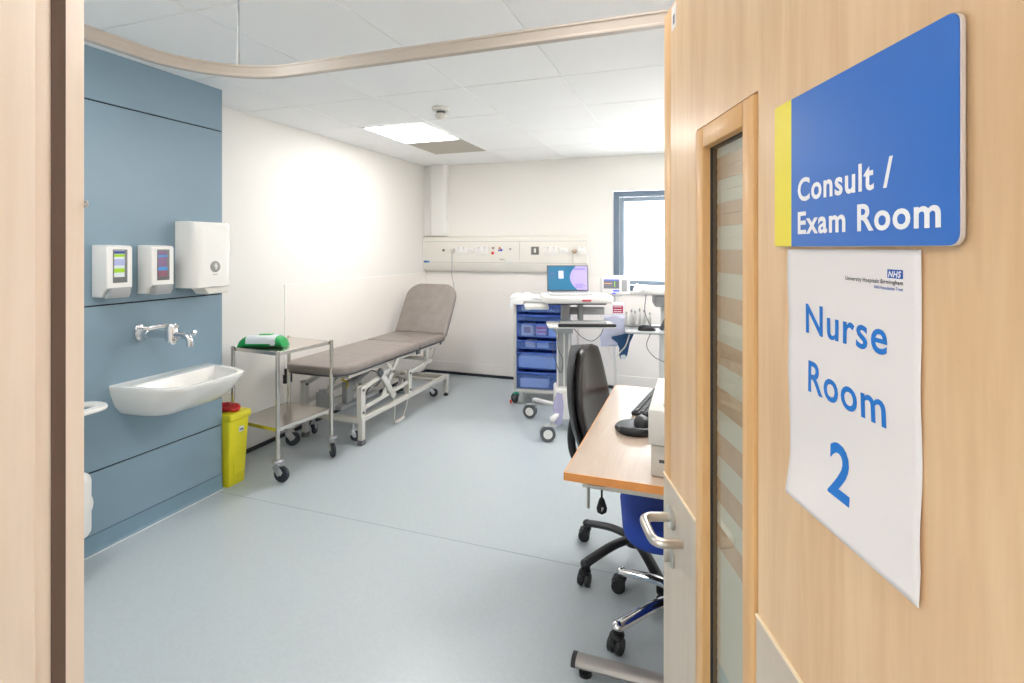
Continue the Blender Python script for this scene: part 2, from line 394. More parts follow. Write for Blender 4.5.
# sign and paper notice ---------------------------------------------------
def DT(s0,z0,y0): # text frame on the door: x runs toward the hinge, y up, z out of the leaf
    return DM@Matrix(((-1,0,0,s0),(0,0,1,y0),(0,1,0,z0),(0,0,0,1)))
sc_=(.3900+.6705)/2; szc=(1.4415+1.6195)/2; sw=.6705-.390; sh=1.6195-1.4415
sgn=thing('door_sign',(DM@V((sc_,.003,1.4415))),'blue and yellow sign reading Consult / Exam Room on the open door','sign')
l=MB(); l.slab(rr(sw,sh,[.010,.004,.004,.010]),.0045,.0006,DT(sc_,szc,.0052),seg=2); l.build('backing_board',mat('acrylic_edge',(226,226,230),.15,metal=.5),sgn)
l=MB(); l.prism(rr(sw-.041,sh-.001,[.0095,.0003,.0003,.0095],cx=.0203),.0008,DT(sc_,szc,.0078)); l.build('blue_face',sign_blue,sgn)
l=MB(); l.prism(rr(.0405,sh-.001,[.0003,.0045,.0045,.0003],cx=-sw/2+.0203),.0008,DT(sc_,szc,.0078)); l.build('yellow_band',sign_yellow,sgn)
a=text_mb('Consult /',.156,.0268,DT(.6145,1.4952,.0086),bold=.024); a.build('lettering',print_white,sgn,smooth_=False)
a=text_mb('Exam Room',.208,.0260,DT(.6145,1.4570,.0086),bold=.024); a.build('lettering',print_white,sgn,smooth_=False)
pn=thing('paper_notice',(DM@V((.547,.002,1.14))),'white paper notice reading Nurse Room 2 taped below the blue sign','notice')
def paper_y(s_,z_):
    v=(1.4385-z_)/.2985; u=(.655-s_)/.217; k=v*26; i=u*12
    return .0022+.0016*math.sin(k*.55+i*.2)*v+.004*max(0,(v-.85))*(1-u)*8+.006*max(0,(v-.9))*6*u
l=MB(); nx,nz=24,52; rows=[]
for face in (0,1):
    pass
grid=[]
for k in range(nz+1):
    row=[]
    for i in range(nx+1):
        s=.650-.2155*i/nx; z=1.4385-.2985*k/nz
        yy=paper_y(s,z)
        s-= .006*(k/nz)*(1-i/nx)*(1 if k>20 else .6) - .001*math.sin(k*.35)*(1-i/nx)
        row.append(DM@V((s,yy,z)))
    grid.append(row)
vs=[[l.bm.verts.new(p_) for p_ in row] for row in grid]
for k in range(nz):
    for i in range(nx): l.bm.faces.new((vs[k][i],vs[k][i+1],vs[k+1][i+1],vs[k+1][i]))
pp=l.build('paper_sheet',paper,pn)
md=pp.modifiers.new('thickness','SOLIDIFY'); md.thickness=.00025
def ptext(body,w_,cap,s0,z0,m,bold=.0,it=0,y=.0046):
    a=text_mb(body,w_,cap,Matrix(((-1,0,0,s0),(0,0,1,0),(0,1,0,z0),(0,0,0,1))),bold=bold,italic=it,depth=.00008)
    for v in a.bm.verts: v.co.y+=paper_y(v.co.x,v.co.z)+(.0008 if y>.0036 and cap<.01 else .0006)
    a.bm.transform(DM); return a.build('lettering',m,pn,smooth_=False)
ptext('Nurse',.1345,.0345,.6085,1.3425,ink_blue,.015)
ptext('Room',.1265,.0365,.602,1.2760,ink_blue,.015)
ptext('2',.037,.057,.563,1.1795,ink_blue,.02,y=.0052)
ptext('University Hospitals Birmingham',.080,.0040,.5345,1.4075,ink_black,.012,y=.0030)
ptext('NHS Foundation Trust',.037,.0030,.4915,1.4022,nhs_blue,.012,y=.0030)
l=MB(); l.prism([(-.0095,-.0039),(.0095,-.0039),(.0095,.0039),(-.0095,.0039)],.0004,DT(.4645,1.4168,paper_y(.4645,1.4168)+.0003)); l.build('logo_block',nhs_blue,pn)
ptext('NHS',.0162,.0056,.4726,1.4140,print_white,.03,.25,y=.0037)

# ---------------------------------------------------------------- ceiling fittings
def ceiling_light(x0,y0,x1,y1,label,e,group=None):
    t_=thing('ceiling_light',((x0+x1)/2,(y0+y1)/2,CZ-.012),label,'light',group)
    f=MB(); z0=CZ-.010; fw=.014
    for a_,b_ in (((x0,y0),(x1,y0+fw)),((x0,y1-fw),(x1,y1)),((x0,y0+fw),(x0+fw,y1-fw)),((x1-fw,y0+fw),(x1,y1-fw))):
        f.bb((*a_,z0),(*b_,CZ-.001),bev=.001,seg=1)
    f.build('frame',tgrid_m,t_)
    d=MB(); d.bb((x0+fw,y0+fw,CZ-.007),(x1-fw,y1-fw,CZ-.002)); d.build('diffuser',mat('lamp_diffuser_%d'%int(e*10),(255,253,250),.5,emit=e),t_)
    return t_
ceiling_light(X0+.03,3.445,-1.925,4.10,'square flush ceiling light, lit, beside the small smoke detector',10.5)
ceiling_light(X0+.30,.62,X0+.90,1.22,'unseen square fill light added on the ceiling above the blue wall',7)  # added lamp out of view, brightens the blue wall side
ceiling_light(-.45,1.15,.15,1.75,'unseen square fill light added above the desk behind the open door',6)  # added lamp out of view, brightens desk and floor
ceiling_light(-.13,3.45,.44,4.10,'square fill light added near the window, hidden behind the open door',16)  # added lamp kept behind the leaf, lifts the far end of the room
ceiling_light(-.9,-1.0,-.3,-.4,'unseen square fill light added in the corridor outside the room',3.9)  # added lamp behind the camera, fills the door leaf and frame
v=MB(); v.bb((X0+.03,4.12,CZ-.006),(-1.925,4.68,CZ-.001),bev=.002,seg=1)
vt=thing('ceiling_panel',((X0-1.925)/2,4.4,CZ-.006),'beige-grey square panel in the ceiling just beyond the bright light','ceiling panel')
v.build('panel',mat('beige_grey_panel',(176,170,158),.6),vt)
sd=thing('smoke_detector',(-1.628,3.161,CZ-.045),'small round white smoke detector on the ceiling','smoke detector')
q=MB(); q.lathe([(0,0),(.058,0),(.058,-.014),(.052,-.022),(.030,-.024)],(-1.628,3.161,CZ-.0005)); q.build('base',offwhite,sd)
q=MB(); q.lathe([(.036,0),(.040,-.010),(.038,-.022),(.020,-.036),(0,-.038)],(-1.628,3.161,CZ-.040)); q.build('head',offwhite,sd)
q=MB(); q.lathe([(.030,0),(.030,-.022)],(-1.628,3.161,CZ-.020)); q.build('slot_ring',dgrey,sd)
# curtain track
tz=2.05
ct=thing('curtain_track',(-1.2,1.2,tz),'curved beige-white curtain rail hanging below the ceiling','curtain rail')
path=[(-1.635,YD+.002,tz),(-1.635,.96,tz)]
rc=.32
for k in range(1,12):
    a=PI-PI/2*k/12; path.append((-1.635+rc+rc*math.cos(a),1.437-rc+rc*math.sin(a),tz))
path+=[(-1.30,1.437,tz),(-.6,1.442,tz),(XR-.001,1.447,tz)]
q=MB(); q.tube(path,1,prof=[(-.011,-.02),(.011,-.02),(.011,-.014),(.009,-.012),(.009,.012),(.011,.014),(.011,.02),(-.011,.02),(-.011,.014),(-.009,.012),(-.009,-.012),(-.011,-.014)])
q.build('rail',mat('track_beige',(186,176,166),.35),ct,ang=25)
q=MB(); q.cyl((-1.505,1.395,tz+.018),(-1.505,1.395,CZ-.001),.0035,n=10); q.cyl((-1.505,1.395,tz+.018),(-1.505,1.395,tz+.07),.007,.005,n=12); q.build('suspension_rod',grey_pl,ct)
q=MB(); q.cyl((-.02,1.445,tz+.018),(-.02,1.445,CZ-.001),.0035,n=10); q.build('suspension_rod',grey_pl,ct)

# ---------------------------------------------------------------- dispensers on the blue panelling
def dispenser(y0,label,bottle):
    x0=XP+.0005; w_=.118; z0=1.208; z1=1.455; dd=.108
    t_=thing('soap_dispenser',(x0,y0+w_/2,z0),label,'dispenser','soap dispensers on the blue wall')
    out=[(0,0),(.062,0),(.085,.030),(dd,.030),(dd,.018),(dd,.018)]
    prof=[(x0,z0),(x0+.060,z0),(x0+.082,z0+.03),(x0+dd,z0+.045),(x0+dd,z1-.014),(x0+dd-.01,z1-.004),(x0,z1)]
    b=MB(); b.slab(prof,w_,.008,Matrix(((1,0,0,0),(0,0,-1,y0+w_/2),(0,1,0,0),(0,0,0,1))),seg=3); body=b.build('housing',white_pl,t_)
    b=MB(); b.bb((x0+dd-.002,y0+.026,z0+.068),(x0+dd+.0012,y0+w_-.026,z1-.022),bev=.001); b.build('window_recess',mat('grey_window',(118,120,122),.3),t_)
    for kk,(a0,a1,mm) in enumerate(bottle):
        b=MB(); b.bb((x0+dd+.0008,y0+.031,z0+a0),(x0+dd+.0020+.0006*kk,y0+w_-.040,z0+a1)); b.build('cartridge_label',mm,t_)
    b=MB(); b.slab([(x0+.065,z0-.006),(x0+dd-.004,z0-.004),(x0+dd+.010,z0+.018),(x0+dd+.012,z0+.046),(x0+.098,z0+.046)],w_-.03,.004,Matrix(((1,0,0,0),(0,0,-1,y0+w_/2),(0,1,0,0),(0,0,0,1))),seg=2); b.build('push_lever',grey_pl,t_)
lab_w=mat('label_white',(226,232,236),.4); lab_g=mat('label_green',(168,214,50),.4); lab_n=mat('label_navy',(60,80,150),.4)
lab_lb=mat('label_light_blue',(80,150,214),.4); lab_mv=mat('label_mauve',(132,104,138),.4); lab_rd=mat('label_maroon',(146,96,112),.4)
dispenser(1.650,'white soap dispenser with green-banded cartridge, left of the pair',[(.095,.220,lab_w),(.190,.203,lab_g),(.116,.136,lab_g),(.205,.218,lab_n),(.150,.180,mat('label_lilac',(176,184,224),.4))])
dispenser(1.862,'white soap dispenser with mauve and blue cartridge, beside the towel dispenser',[(.085,.215,lab_mv),(.186,.196,lab_lb),(.118,.136,lab_lb),(.085,.115,lab_rd)])
x0=XP+.0005
td=thing('paper_towel_dispenser',(x0,2.195,1.22),'large white paper towel dispenser above the taps','towel dispenser')
b=MB(); rings=[]
for z_,k in ((1.222,.97),(1.226,1.0),(1.40,1.0),(1.54,1.0),(1.572,.97),(1.582,.92),(1.586,.82)):
    dpt=.150*k; y0_,y1_=2.068,2.318; r_=.045
    ring_=[(x0,y0_,z_),(x0+dpt-r_,y0_+.006,z_)]
    for j in range(7):
        a=-PI/2+PI/2*j/6; ring_.append((x0+dpt-r_+r_*math.cos(a),y0_+.006+r_+r_*math.sin(a),z_))
    for j in range(7):
        a=PI/2*j/6; ring_.append((x0+dpt-r_+r_*math.cos(a),y1_-.006-r_+r_*math.sin(a),z_))
    ring_.append((x0,y1_,z_)); rings.append(ring_)
b.loft(rings); b.build('cover',gloss_w,td)
b=MB(); b.prism([(2.13,1.228),(2.30,1.228),(2.285,1.185),(2.16,1.185)],.10,YZ(x0+.085,0,0),bev=.006); b.build('towel_chute',offwhite,td)
b=MB(); b.lathe([(0,0),(.031,0),(.031,.003),(.026,.004),(0,.004)],(x0+.1495,2.190,1.337),(1,0,0)); vw=b.build('level_window',mat('grey_level_window',(140,138,136),.25,coat=.5),td)
b=MB(); b.slab([(-.004,-.018),(.006,-.018),(.010,0),(.004,.016),(-.004,.019),(-.012,.004)],.003,.001,YZ(x0+.1545,2.190,1.337)); b.build('towel_edge',white_pl,vw)
b=MB(); b.bb((x0+.149,2.175,1.292),(x0+.1505,2.205,1.2955)); b.build('maker_name',mat('grey_print2',(150,150,150),.5),td)

# tap
tp=thing('wall_tap',(XP,1.90,1.0),'chrome lever tap mounted on the blue wall above the basin','tap')
b=MB(); b.lathe([(0,0),(.040,0),(.040,.008),(.032,.018),(.024,.034),(.021,.047),(0,.047)],(XP+.0005,1.888,1.004),(1,0,0)); b.ball((XP+.045,1.888,1.008),.021); b.build('wall_rose',chrome,tp)
b=MB(); b.cyl((XP+.04,1.888,1.002),(XP+.19,1.90,1.006),.019); b.build('inlet_pipe',chrome,tp)
b=MB(); b.lathe([(0,0),(.022,0),(.028,.006),(.028,.078),(.020,.09),(0,.092)],(XP+.195,1.90,.970),(0,0,1)); b.cyl((XP+.17,1.90,1.045),(XP+.225,1.905,1.046),.010); b.ball((XP+.198,1.905,.972),.018); b.build('valve_body',chrome,tp)
b=MB(); b.tube([(XP+.19,1.90,1.052),(XP+.165,1.86,1.052),(XP+.14,1.82,1.046),(XP+.13,1.80,1.050)],[.012,.011,.010,.010],sm=4,n=12); b.ball((XP+.128,1.785,1.052),.020,(.7,1.2,1)); b.build('elbow_lever',chrome,tp)
b=MB(); b.tube([(XP+.20,1.90,1.006),(XP+.24,1.905,1.006),(XP+.275,1.91,1.002),(XP+.298,1.914,.985),(XP+.300,1.915,.950)],.0155,sm=4,n=14); b.cyl((XP+.24,1.905,1.002),(XP+.325,1.918,1.018),.008); b.lathe([(0,0),(.013,0),(.013,.014),(0,.018)],(XP+.318,1.917,1.018),(1,.05,.1)); b.build('spout',chrome,tp)

# basin
def basin(name,label,yc,z_,W,Dp,xw):
    t_=thing(name,(xw,yc,z_-.15),label,'basin')
    def outline(k,wd,dp,sh_=0): # D-shaped plan, k points
        pts=[]
        for j in range(k+1):
            u=-1+2*j/k
            yy=u*wd/2
            f=(1-abs(u)**5.5)**(1/2.0)
            pts.append((xw+sh_+(dp-.02)*max(f,0)*1.0+.018,yc+yy))
        return pts
    K=28
    def ringp(wd,dp,z__,back=.0):
        o=outline(K,wd,dp); return [(xw+back,yc+wd/2,z__),(xw+back,yc-wd/2,z__)]+[(max(p_[0]-0,xw+back),p_[1],z__) for p_ in o]
    r=[]
    r.append(ringp(W*.50,Dp*.30,z_-.175)); r.append(ringp(W*.66,Dp*.50,z_-.168)); r.append(ringp(W*.80,Dp*.66,z_-.145))
    r.append(ringp(W*.90,Dp*.80,z_-.105)); r.append(ringp(W*.965,Dp*.93,z_-.05)); r.append(ringp(W*.99,Dp*.985,z_-.02)); r.append(ringp(W,Dp,z_-.008)); r.append(ringp(W*.998,Dp*.998,z_)); r.append(ringp(W*.985,Dp*.985,z_+.002))
    def inner(wd,dp,z__,xb):
        o=[]
        pts=[]
        for j in range(K+1):
            u=-1+2*j/K; f=(1-abs(u)**5)**.5
            pts.append((xb+dp*max(f,0),yc+u*wd/2))
        return [(xb,yc+wd/2,z__),(xb,yc-wd/2,z__)]+[(p_[0],p_[1],z__) for p_ in pts]
    r.append(inner(W*.86,Dp*.66,z_+.001,xw+.105)); r.append(inner(W*.84,Dp*.64,z_-.008,xw+.110)); r.append(inner(W*.76,Dp*.54,z_-.06,xw+.125)); r.append(inner(W*.60,Dp*.40,z_-.10,xw+.15)); r.append(inner(W*.2,Dp*.15,z_-.112,xw+.2))
    b=MB(); b.loft(r); b.build('bowl',gloss_w,t_,ang=50)
    return t_
bs=basin('washbasin','white ceramic wall basin under the chrome tap',1.995,.772,.535,.392,XP+.0005)
b=MB(); b.lathe([(0,0),(.024,0),(.022,.004),(.012,.003),(0,.001)],(XP+.215,1.975,.662)); b.build('waste_outlet',chrome,bs)
b=MB(); b.bb((XP+.055,1.7135,.727),(XP+.056,1.7145,.7285)); 
b.build('maker_mark',mat('grey_mark',(120,120,130),.5),bs)
# ring shaped holder and white container cut off by the door frame
b=MB(); pts=rr(.15,.28,[.06,.07,.03,.03],n=6)
t_=thing('wall_shelf',(XP,1.43,.70),'white open ring-shaped holder on the blue wall, cut off by the door frame','holder')
b.tube([(XP+.125+x,1.455+y,.732) for x,y in pts],1,closed=True,prof=[(-.022,-.007),(.022,-.007),(.024,0),(.020,.009),(-.020,.009),(-.024,0)]); b.build('ring',white_pl,t_)
b=MB(); b.bb((XP,1.30,.67),(XP+.02,1.58,.72),bev=.004); b.build('wall_plate',white_pl,t_)
t_=thing('waste_container',(XP+.14,1.42,.20),'white rounded plastic container low on the blue wall, mostly behind the door frame','container')
b=MB(); b.slab(rr(.22,.20,.07),.27,.03,Matrix.Translation((XP+.135,1.432,.335))); b.build('tub',white_pl,t_)
b=MB(); b.lathe([(0,0),(.045,0),(.045,.05),(.038,.06),(.038,.085),(0,.09)],(XP+.135,1.455,.465)); b.build('neck',white_pl,t_)
b=MB(); b.lathe([(.085,0),(.088,.01),(.080,.035),(0,.04)],(XP+.16,1.46,.34),(1,-.8,0)); b.build('round_cover',white_pl,t_)
b=MB(); b.bb((XP+.0005,1.36,.25),(XP+.03,1.5,.42),bev=.004); b.build('bracket',white_pl,t_)

# ---------------------------------------------------------------- castor helper: thing > castor > wheel, hub
def castor(parent,x,y,r,top,heading,mk=None,fork_m=None,tyre_m=None,hub=None,twin=False,collar=0):
    fork_m=fork_m or chrome; tyre_m=tyre_m or tyre; hub=hub or hub_m
    h=heading; fx,fy=math.cos(h),math.sin(h); off=r*.55
    c=V((x+fx*off,y+fy*off,r)); ax=V((-fy,fx,0))
    w_=.024 if not twin else .046
    b=MB()
    b.cyl((x,y,r*2+.012),(x,y,top),.009); b.lathe([(0,0),(.020,0),(.020,.010),(0,.012)],(x,y,r*2+.004))
    if twin:
        b.box(c+V((0,0,r*.35)),(r*1.7,.010,r*1.0),rot=h,bev=.004); b.slab(rr(r*1.9,.05,.02,n=3),.010,.004,Matrix.Translation((x+fx*off*.6,y+fy*off*.6,r*2.0))@Matrix.Rotation(h,4,'Z'))
    else:
        for sg in (-1,1):
            q1=V((x,y,r*2+.004))+ax*sg*.017; q2=c+ax*sg*.017
            b.beam(q1-V((fx*.01,fy*.01,0)),q2,.003,r*.85,bev=.001)
        b.box((x+fx*off*.4,y+fy*off*.4,r*2+.004),(r*1.2,.037,.004),rot=h,bev=.001)
        b.cyl(c-ax*.019,c+ax*.019,.006,n=10)
    if collar: b.lathe([(0,0),(collar,0),(collar,.016),(collar*.6,.022),(0,.022)],(x,y,top-.004),n=24)
    co=b.build('castor',fork_m,parent)
    b=MB()
    if twin:
        for sg in (-1,1): b.lathe([(r*.5,-.009),(r*.92,-.009),(r,-.004),(r,.004),(r*.92,.009),(r*.5,.009)],c+ax*sg*.0155,ax,n=24)
    else: b.lathe([(r*.55,-w_/2),(r*.9,-w_/2),(r,-w_/4),(r,w_/4),(r*.9,w_/2),(r*.55,w_/2)],c,ax,n=28)
    b.build('wheel',tyre_m,co)
    b=MB()
    if twin:
        for sg in (-1,1): b.lathe([(0,-.0095),(r*.6,-.0095),(r*.62,0),(r*.6,.0095),(0,.011)],c+ax*sg*.0155,ax if sg>0 else -ax,n=20)
    else: b.lathe([(0,-w_*.42),(r*.58,-w_*.42),(r*.6,0),(r*.58,w_*.42),(0,w_*.42)],c,ax,n=20)
    b.build('hub',hub,co)
    return co

# ---------------------------------------------------------------- steel two-tier trolley
xa,xb,ya,yb=-2.82,-2.41,2.57,3.015
tr=thing('steel_trolley',((xa+xb)/2,(ya+yb)/2,0),'two-tier stainless steel trolley standing beside the yellow bin','trolley')
def tray(z,lip,name):
    b=MB(); b.bb((xa+.006,ya+.006,z-.003),(xb-.006,yb-.006,z),bev=.001,seg=1)
    for a_,c_ in (((xa+.004,ya+.004),(xb-.004,ya+.010)),((xa+.004,yb-.010),(xb-.004,yb-.004)),((xa+.004,ya+.004),(xa+.010,yb-.004)),((xb-.010,ya+.004),(xb-.004,yb-.004))):
        b.bb((*a_,z-lip),(*c_,z+.001),bev=.001,seg=1)
    b.build(name,steel,tr)
tray(.795,.022,'top_shelf'); tray(.325,.022,'lower_shelf')
for x,y,hh in ((xa,ya,-1.2),(xb,ya,.25),(xa,yb,.9),(xb,yb,-.5)):
    b=MB(); b.cyl((x,y,.135),(x,y,.800),.0125); b.ball((x,y,.800),.0125,(1,1,.4)); b.build('post',steel,tr)
    castor(tr,x,y,.05,.128,hh,collar=.036,fork_m=mat('zinc',(200,200,202),.3,metal=.9),hub=mat('hub_dark',(96,98,104),.45))
tr.rotation_euler.z=R(-6)
# packet of wipes
wp=thing('wipes_packet',(-2.68,2.66,.796),'green and white packet of wipes on top of the steel trolley','wipes packet')
b=MB(); W_=[]
n=22
MW=Matrix.Translation((-2.668,2.672,.797))@Matrix.Rotation(R(20),4,'Z')
rings=[]
for k in range(n+1):
    u=-1+2*k/n; th=.5*.074*(1-abs(u)**5)**.5+.0015*(1 if abs(u)>.97 else 0)+.001; wd=.060*(1-.12*abs(u)**3)+(.004 if abs(u)>.93 else 0)
    rings.append([MW@V((u*.148,wd*math.copysign(abs(math.cos(a))**.6,math.cos(a))*(1+.03*math.sin(9*u+3*a)),th+th*math.copysign(abs(math.sin(a))**.7,math.sin(a)))) for a in [2*PI*j/20 for j in range(20)]])
b.loft(rings); wb=b.build('packet',green,wp,ang=60)
b=MB(); rings=[]
for k in range(15):
    u=-.60+1.28*k/14; th=.5*.074*(1-abs(u)**5)**.5+.0015; wd=.062*(1-.12*abs(u)**3)
    rings.append([MW@V((u*.148,wd*math.copysign(abs(math.cos(a))**.6,math.cos(a))*(1+.03*math.sin(9*u+3*a)),th+.001+th*math.copysign(abs(math.sin(a))**.7,math.sin(a)))) for a in [PI*(.04+1.02*j/18)*1.0 for j in range(19)]])
b.loft(rings,cap=False,wrap=False); b.build('white_panel',lab_w,wp,ang=60)
b=MB(); b.slab(rr(.085,.056,.012),.007,.002,MW@Matrix.Translation((.02,.004,.079))@Matrix.Rotation(R(-4),4,'X')); b.build('flip_lid',mat('green_lid',(90,196,110),.35),wp)
b=MB(); b.slab(rr(.03,.022,.003),.002,.0008,MW@Matrix.Translation((0.085,-.0635,.028))@Matrix.Rotation(R(85),4,'X')); b.build('side_label',lab_w,wp)

# ---------------------------------------------------------------- sharps bin
sb=thing('sharps_bin',(-2.74,2.445,0),'tall yellow sharps bin with red lid at the end of the blue wall','sharps bin')
b=MB(); rings=[]
def rect(x0,x1,y0,y1,z,r=.012):
    return [(x,y,z) for x,y in rr(x1-x0,y1-y0,r,n=4,cx=(x0+x1)/2,cy=(y0+y1)/2)]
rings=[rect(-2.85,-2.650,2.382,2.500,.001),rect(-2.853,-2.645,2.380,2.503,.008),rect(-2.868,-2.628,2.374,2.520,.40)]
b.loft(rings); b.build('body',yellow,sb)
b=MB(); b.loft([rect(-2.872,-2.624,2.3715,2.524,.398),rect(-2.876,-2.618,2.3705,2.530,.404),rect(-2.876,-2.618,2.3705,2.530,.432),rect(-2.870,-2.622,2.3735,2.526,.440),rect(-2.850,-2.640,2.392,2.505,.446)]); b.build('rim',yellow,sb)
b=MB(); b.loft([rect(-2.646,-2.634,2.405,2.470,.10+.14*k,.002) for k in (0,1)] if False else [[(-2.641+.0003*q_,y,z) for y,z in rr(.066,.29,.012,n=4,cx=2.444,cy=.215)] for q_ in (0,12)]); b.build('raised_panel',yellow,sb)
b=MB(); b.bb((-2.6375,2.444,.318),(-2.629,2.479,.350),bev=.002); lb=b.build('label',lab_w,sb)
b=MB(); b.bb((-2.630,2.449,.328),(-2.6283,2.474,.336)); b.build('print',ink_black,lb)
b=MB(); b.slab(rr(.11,.085,.02),.022,.006,Matrix.Translation((-2.715,2.425,.462))@Matrix.Rotation(.3,4,'Z')); b.lathe([(.022,0),(.034,.006),(.036,.018),(.024,.024),(0,.022)],(-2.665,2.437,.458),(.5,-.2,1)); b.lathe([(.014,0),(.020,.004),(.020,.012),(.012,.016),(0,.016)],(-2.725,2.42,.472),(.2,-.5,1)); b.box((-2.73,2.42,.486),(.07,.022,.016),rot=.7,bev=.004); b.box((-2.68,2.435,.490),(.05,.014,.01),rot=-.6,bev=.003); b.build('lid_closure',red,sb)

# ---------------------------------------------------------------- examination couch
bx0,bx1=-2.842,-2.280; bc=(bx0+bx1)/2; bwid=bx1-bx0
bed=thing('examination_couch',(bc,3.9,0),'grey upholstered examination couch with raised backrest along the white wall','examination couch')
ztop=.612
def cushion(y0,y1,r,name,Mx=None,th=.058):
    out=rr(bwid,y1-y0,r,n=7)
    M_=Mx or Matrix.Translation((bc,(y0+y1)/2,ztop-th/2))
    b=MB(); b.slab(out,th,.022,M_,seg=5); c_=b.build(name,upholst,bed)
    b=MB(); b.slab([(x*.965,y*.985) for x,y in out],.012,.003,M_@Matrix.Translation((0,0,-th/2-.003)),seg=2); b.build('cushion_board',upedge,c_)
cushion(2.975,4.035,[.02,.02,.15,.15],'leg_cushion')
cushion(4.040,4.535,[.02,.02,.02,.02],'seat_cushion')
# backrest, hinged at y=4.53
ang=R(58); L=.555
Mb=Matrix.Translation((bc,4.525,ztop-.03))@Matrix.Rotation(ang,4,'X')@Matrix.Translation((0,L/2+.012,0))
cushion(0,L,[.15,.15,.02,.02],'backrest',Mx=Mb)
def bar(name,*segs,m=bedmetal,w_=.03,h_=.04):
    b=MB()
    for sg in segs:
        a_,c_=sg[0],sg[1]; ww=sg[2] if len(sg)>2 else w_; hh=sg[3] if len(sg)>3 else h_
        b.beam(a_,c_,ww,hh)
    return b.build(name,m,bed)
lx,rx=-2.82,-2.315
# base frame
bar('base_frame',((rx,3.235,.185),(rx,4.60,.185),.035,.038),((lx,3.235,.185),(lx,4.60,.185),.035,.038),((lx,3.235,.178),(rx,3.235,.178),.040,.040),((lx,4.58,.185),(rx,4.58,.185),.035,.038))
for x,y in ((rx,3.235),(lx,3.235),(rx,4.60),(lx,4.60)):
    b=MB(); b.bb((x-.02,y-.02,.035 if y<4 else .03),(x+.02,y+.02,.205),bev=.004); lg=b.build('leg',bedmetal,bed)
    b=MB()
    if y<4: b.bb((x-.022,y-.022,.0),(x+.022,y+.022,.036),bev=.003)
    else: b.cyl((x,y,0),(x,y,.012),.022); b.cyl((x,y,.012),(x,y,.03),.009)
    b.build('foot',rub_grey if y<4 else black_rub,lg)
castor(bed,-2.415,3.27,.040,.17,.55,fork_m=chrome,hub=hub_m)
castor(bed,-2.79,3.29,.040,.17,1.9,fork_m=chrome)
castor(bed,-2.42,4.50,.040,.17,.5,fork_m=chrome)
castor(bed,-2.78,4.50,.040,.17,2.6,fork_m=chrome)
b=MB()
b.bm.free(); [MB().beam((-2.82,y_,.168),(-2.34,y_,.168),.06,.02).build('castor_bar',bedmetal,bed) for y_ in (3.28,4.50)]
# uprights and parallelogram lifting arms
for x in (rx+.005,lx):
    for y,zt in ((3.235,.43),(3.90,.405)):
        b=MB(); b.bb((x-.028,y-.026,.20),(x-.022,y+.026,zt),bev=.002); b.bb((x+.006,y-.026,.20),(x+.012,y+.026,zt),bev=.002); b.bb((x-.024,y-.024,.20),(x+.008,y-.018,zt-.02)); u_=b.build('upright',bedmetal,bed)
        [MB().cyl((x+.010,y,zz),(x+.018,y,zz),.010,n=10).build('pivot_bolt',dgrey,u_) for zz in (zt-.03,.235)]
    b=MB(); b.beam((x-.008,3.235,.40),(x-.008,3.60,.475),.020,.038); b.beam((x-.008,3.90,.375),(x-.008,4.26,.405),.020,.036); b.beam((x-.008,3.26,.26),(x-.008,3.88,.30),.020,.030); b.build('lifting_arm',bedmetal,bed)
    b=MB(); b.beam((x-.002,3.50,.275),(x-.002,3.73,.54),.014,.044); b.beam((x-.002,3.56,.545),(x-.002,3.66,.43),.014,.030); b.build('cross_arm',bedmetal,bed)
b=MB(); b.beam((rx+.020,3.455,.475),(rx+.020,3.645,.245),.022,.048,bev=.006); ac=b.build('side_lever',bedmetal,bed)
b=MB(); b.beam((rx+.020,3.43,.505),(rx+.020,3.47,.455),.026,.05,bev=.01); b.build('lever_end',dgrey,ac)
# upper sub-frame
bar('top_frame',((rx-.02,3.10,.530),(rx-.02,4.03,.530),.026,.030),((lx+.03,3.10,.530),(lx+.03,4.03,.530),.026,.030),((lx+.03,3.12,.53),(rx-.02,3.12,.53)),((lx+.03,3.62,.53),(rx-.02,3.62,.53)))
bar('seat_frame',((rx+.0,4.05,.532),(rx+.0,4.50,.532),.020,.030),((lx+.02,4.05,.532),(lx+.02,4.50,.532),.020,.030),((rx,4.20,.41),(rx,4.20,.53),.036,.030),((rx,4.16,.405),(rx,4.30,.405),.026,.030),((lx,4.20,.41),(lx,4.20,.53),.036,.030),((lx,4.18,.44),(rx,4.18,.44),.02,.03))
b=MB(); b.box((rx+.012,4.04,.532),(.020,.05,.044),bev=.004); b.box((rx+.012,4.46,.536),(.018,.022,.03),bev=.003); b.build('ratchet_knob',dgrey,bed)
bar('back_stay',((rx-.03,4.34,.50),(rx-.03,4.70,.66),.014,.018),((lx+.05,4.34,.50),(lx+.05,4.70,.66),.014,.018),m=alu)
b=MB(); b.bb((-2.60,3.30,.205),(-2.54,3.80,.235),bev=.006); b.bb((-2.60,3.38,.235),(-2.55,3.46,.40),bev=.008); b.cyl((-2.58,3.45,.36),(-2.58,3.92,.49),.026); b.build('actuator',grey_pl,bed)
b=MB(); b.bb((-2.72,3.26,.24),(-2.68,3.30,.36),bev=.004); b.bb((-2.74,3.255,.20),(-2.58,3.265,.34),bev=.004); b.build('motor_plate',alu,bed)
b=MB(); b.tube([(-2.45,3.24,.40),(-2.47,3.28,.43),(-2.5,3.25,.46),(-2.52,3.3,.44),(-2.55,3.32,.48)],.006,sm=4,n=8); b.build('yellow_cable',mat('yellow_cable',(200,176,60),.5),bed)
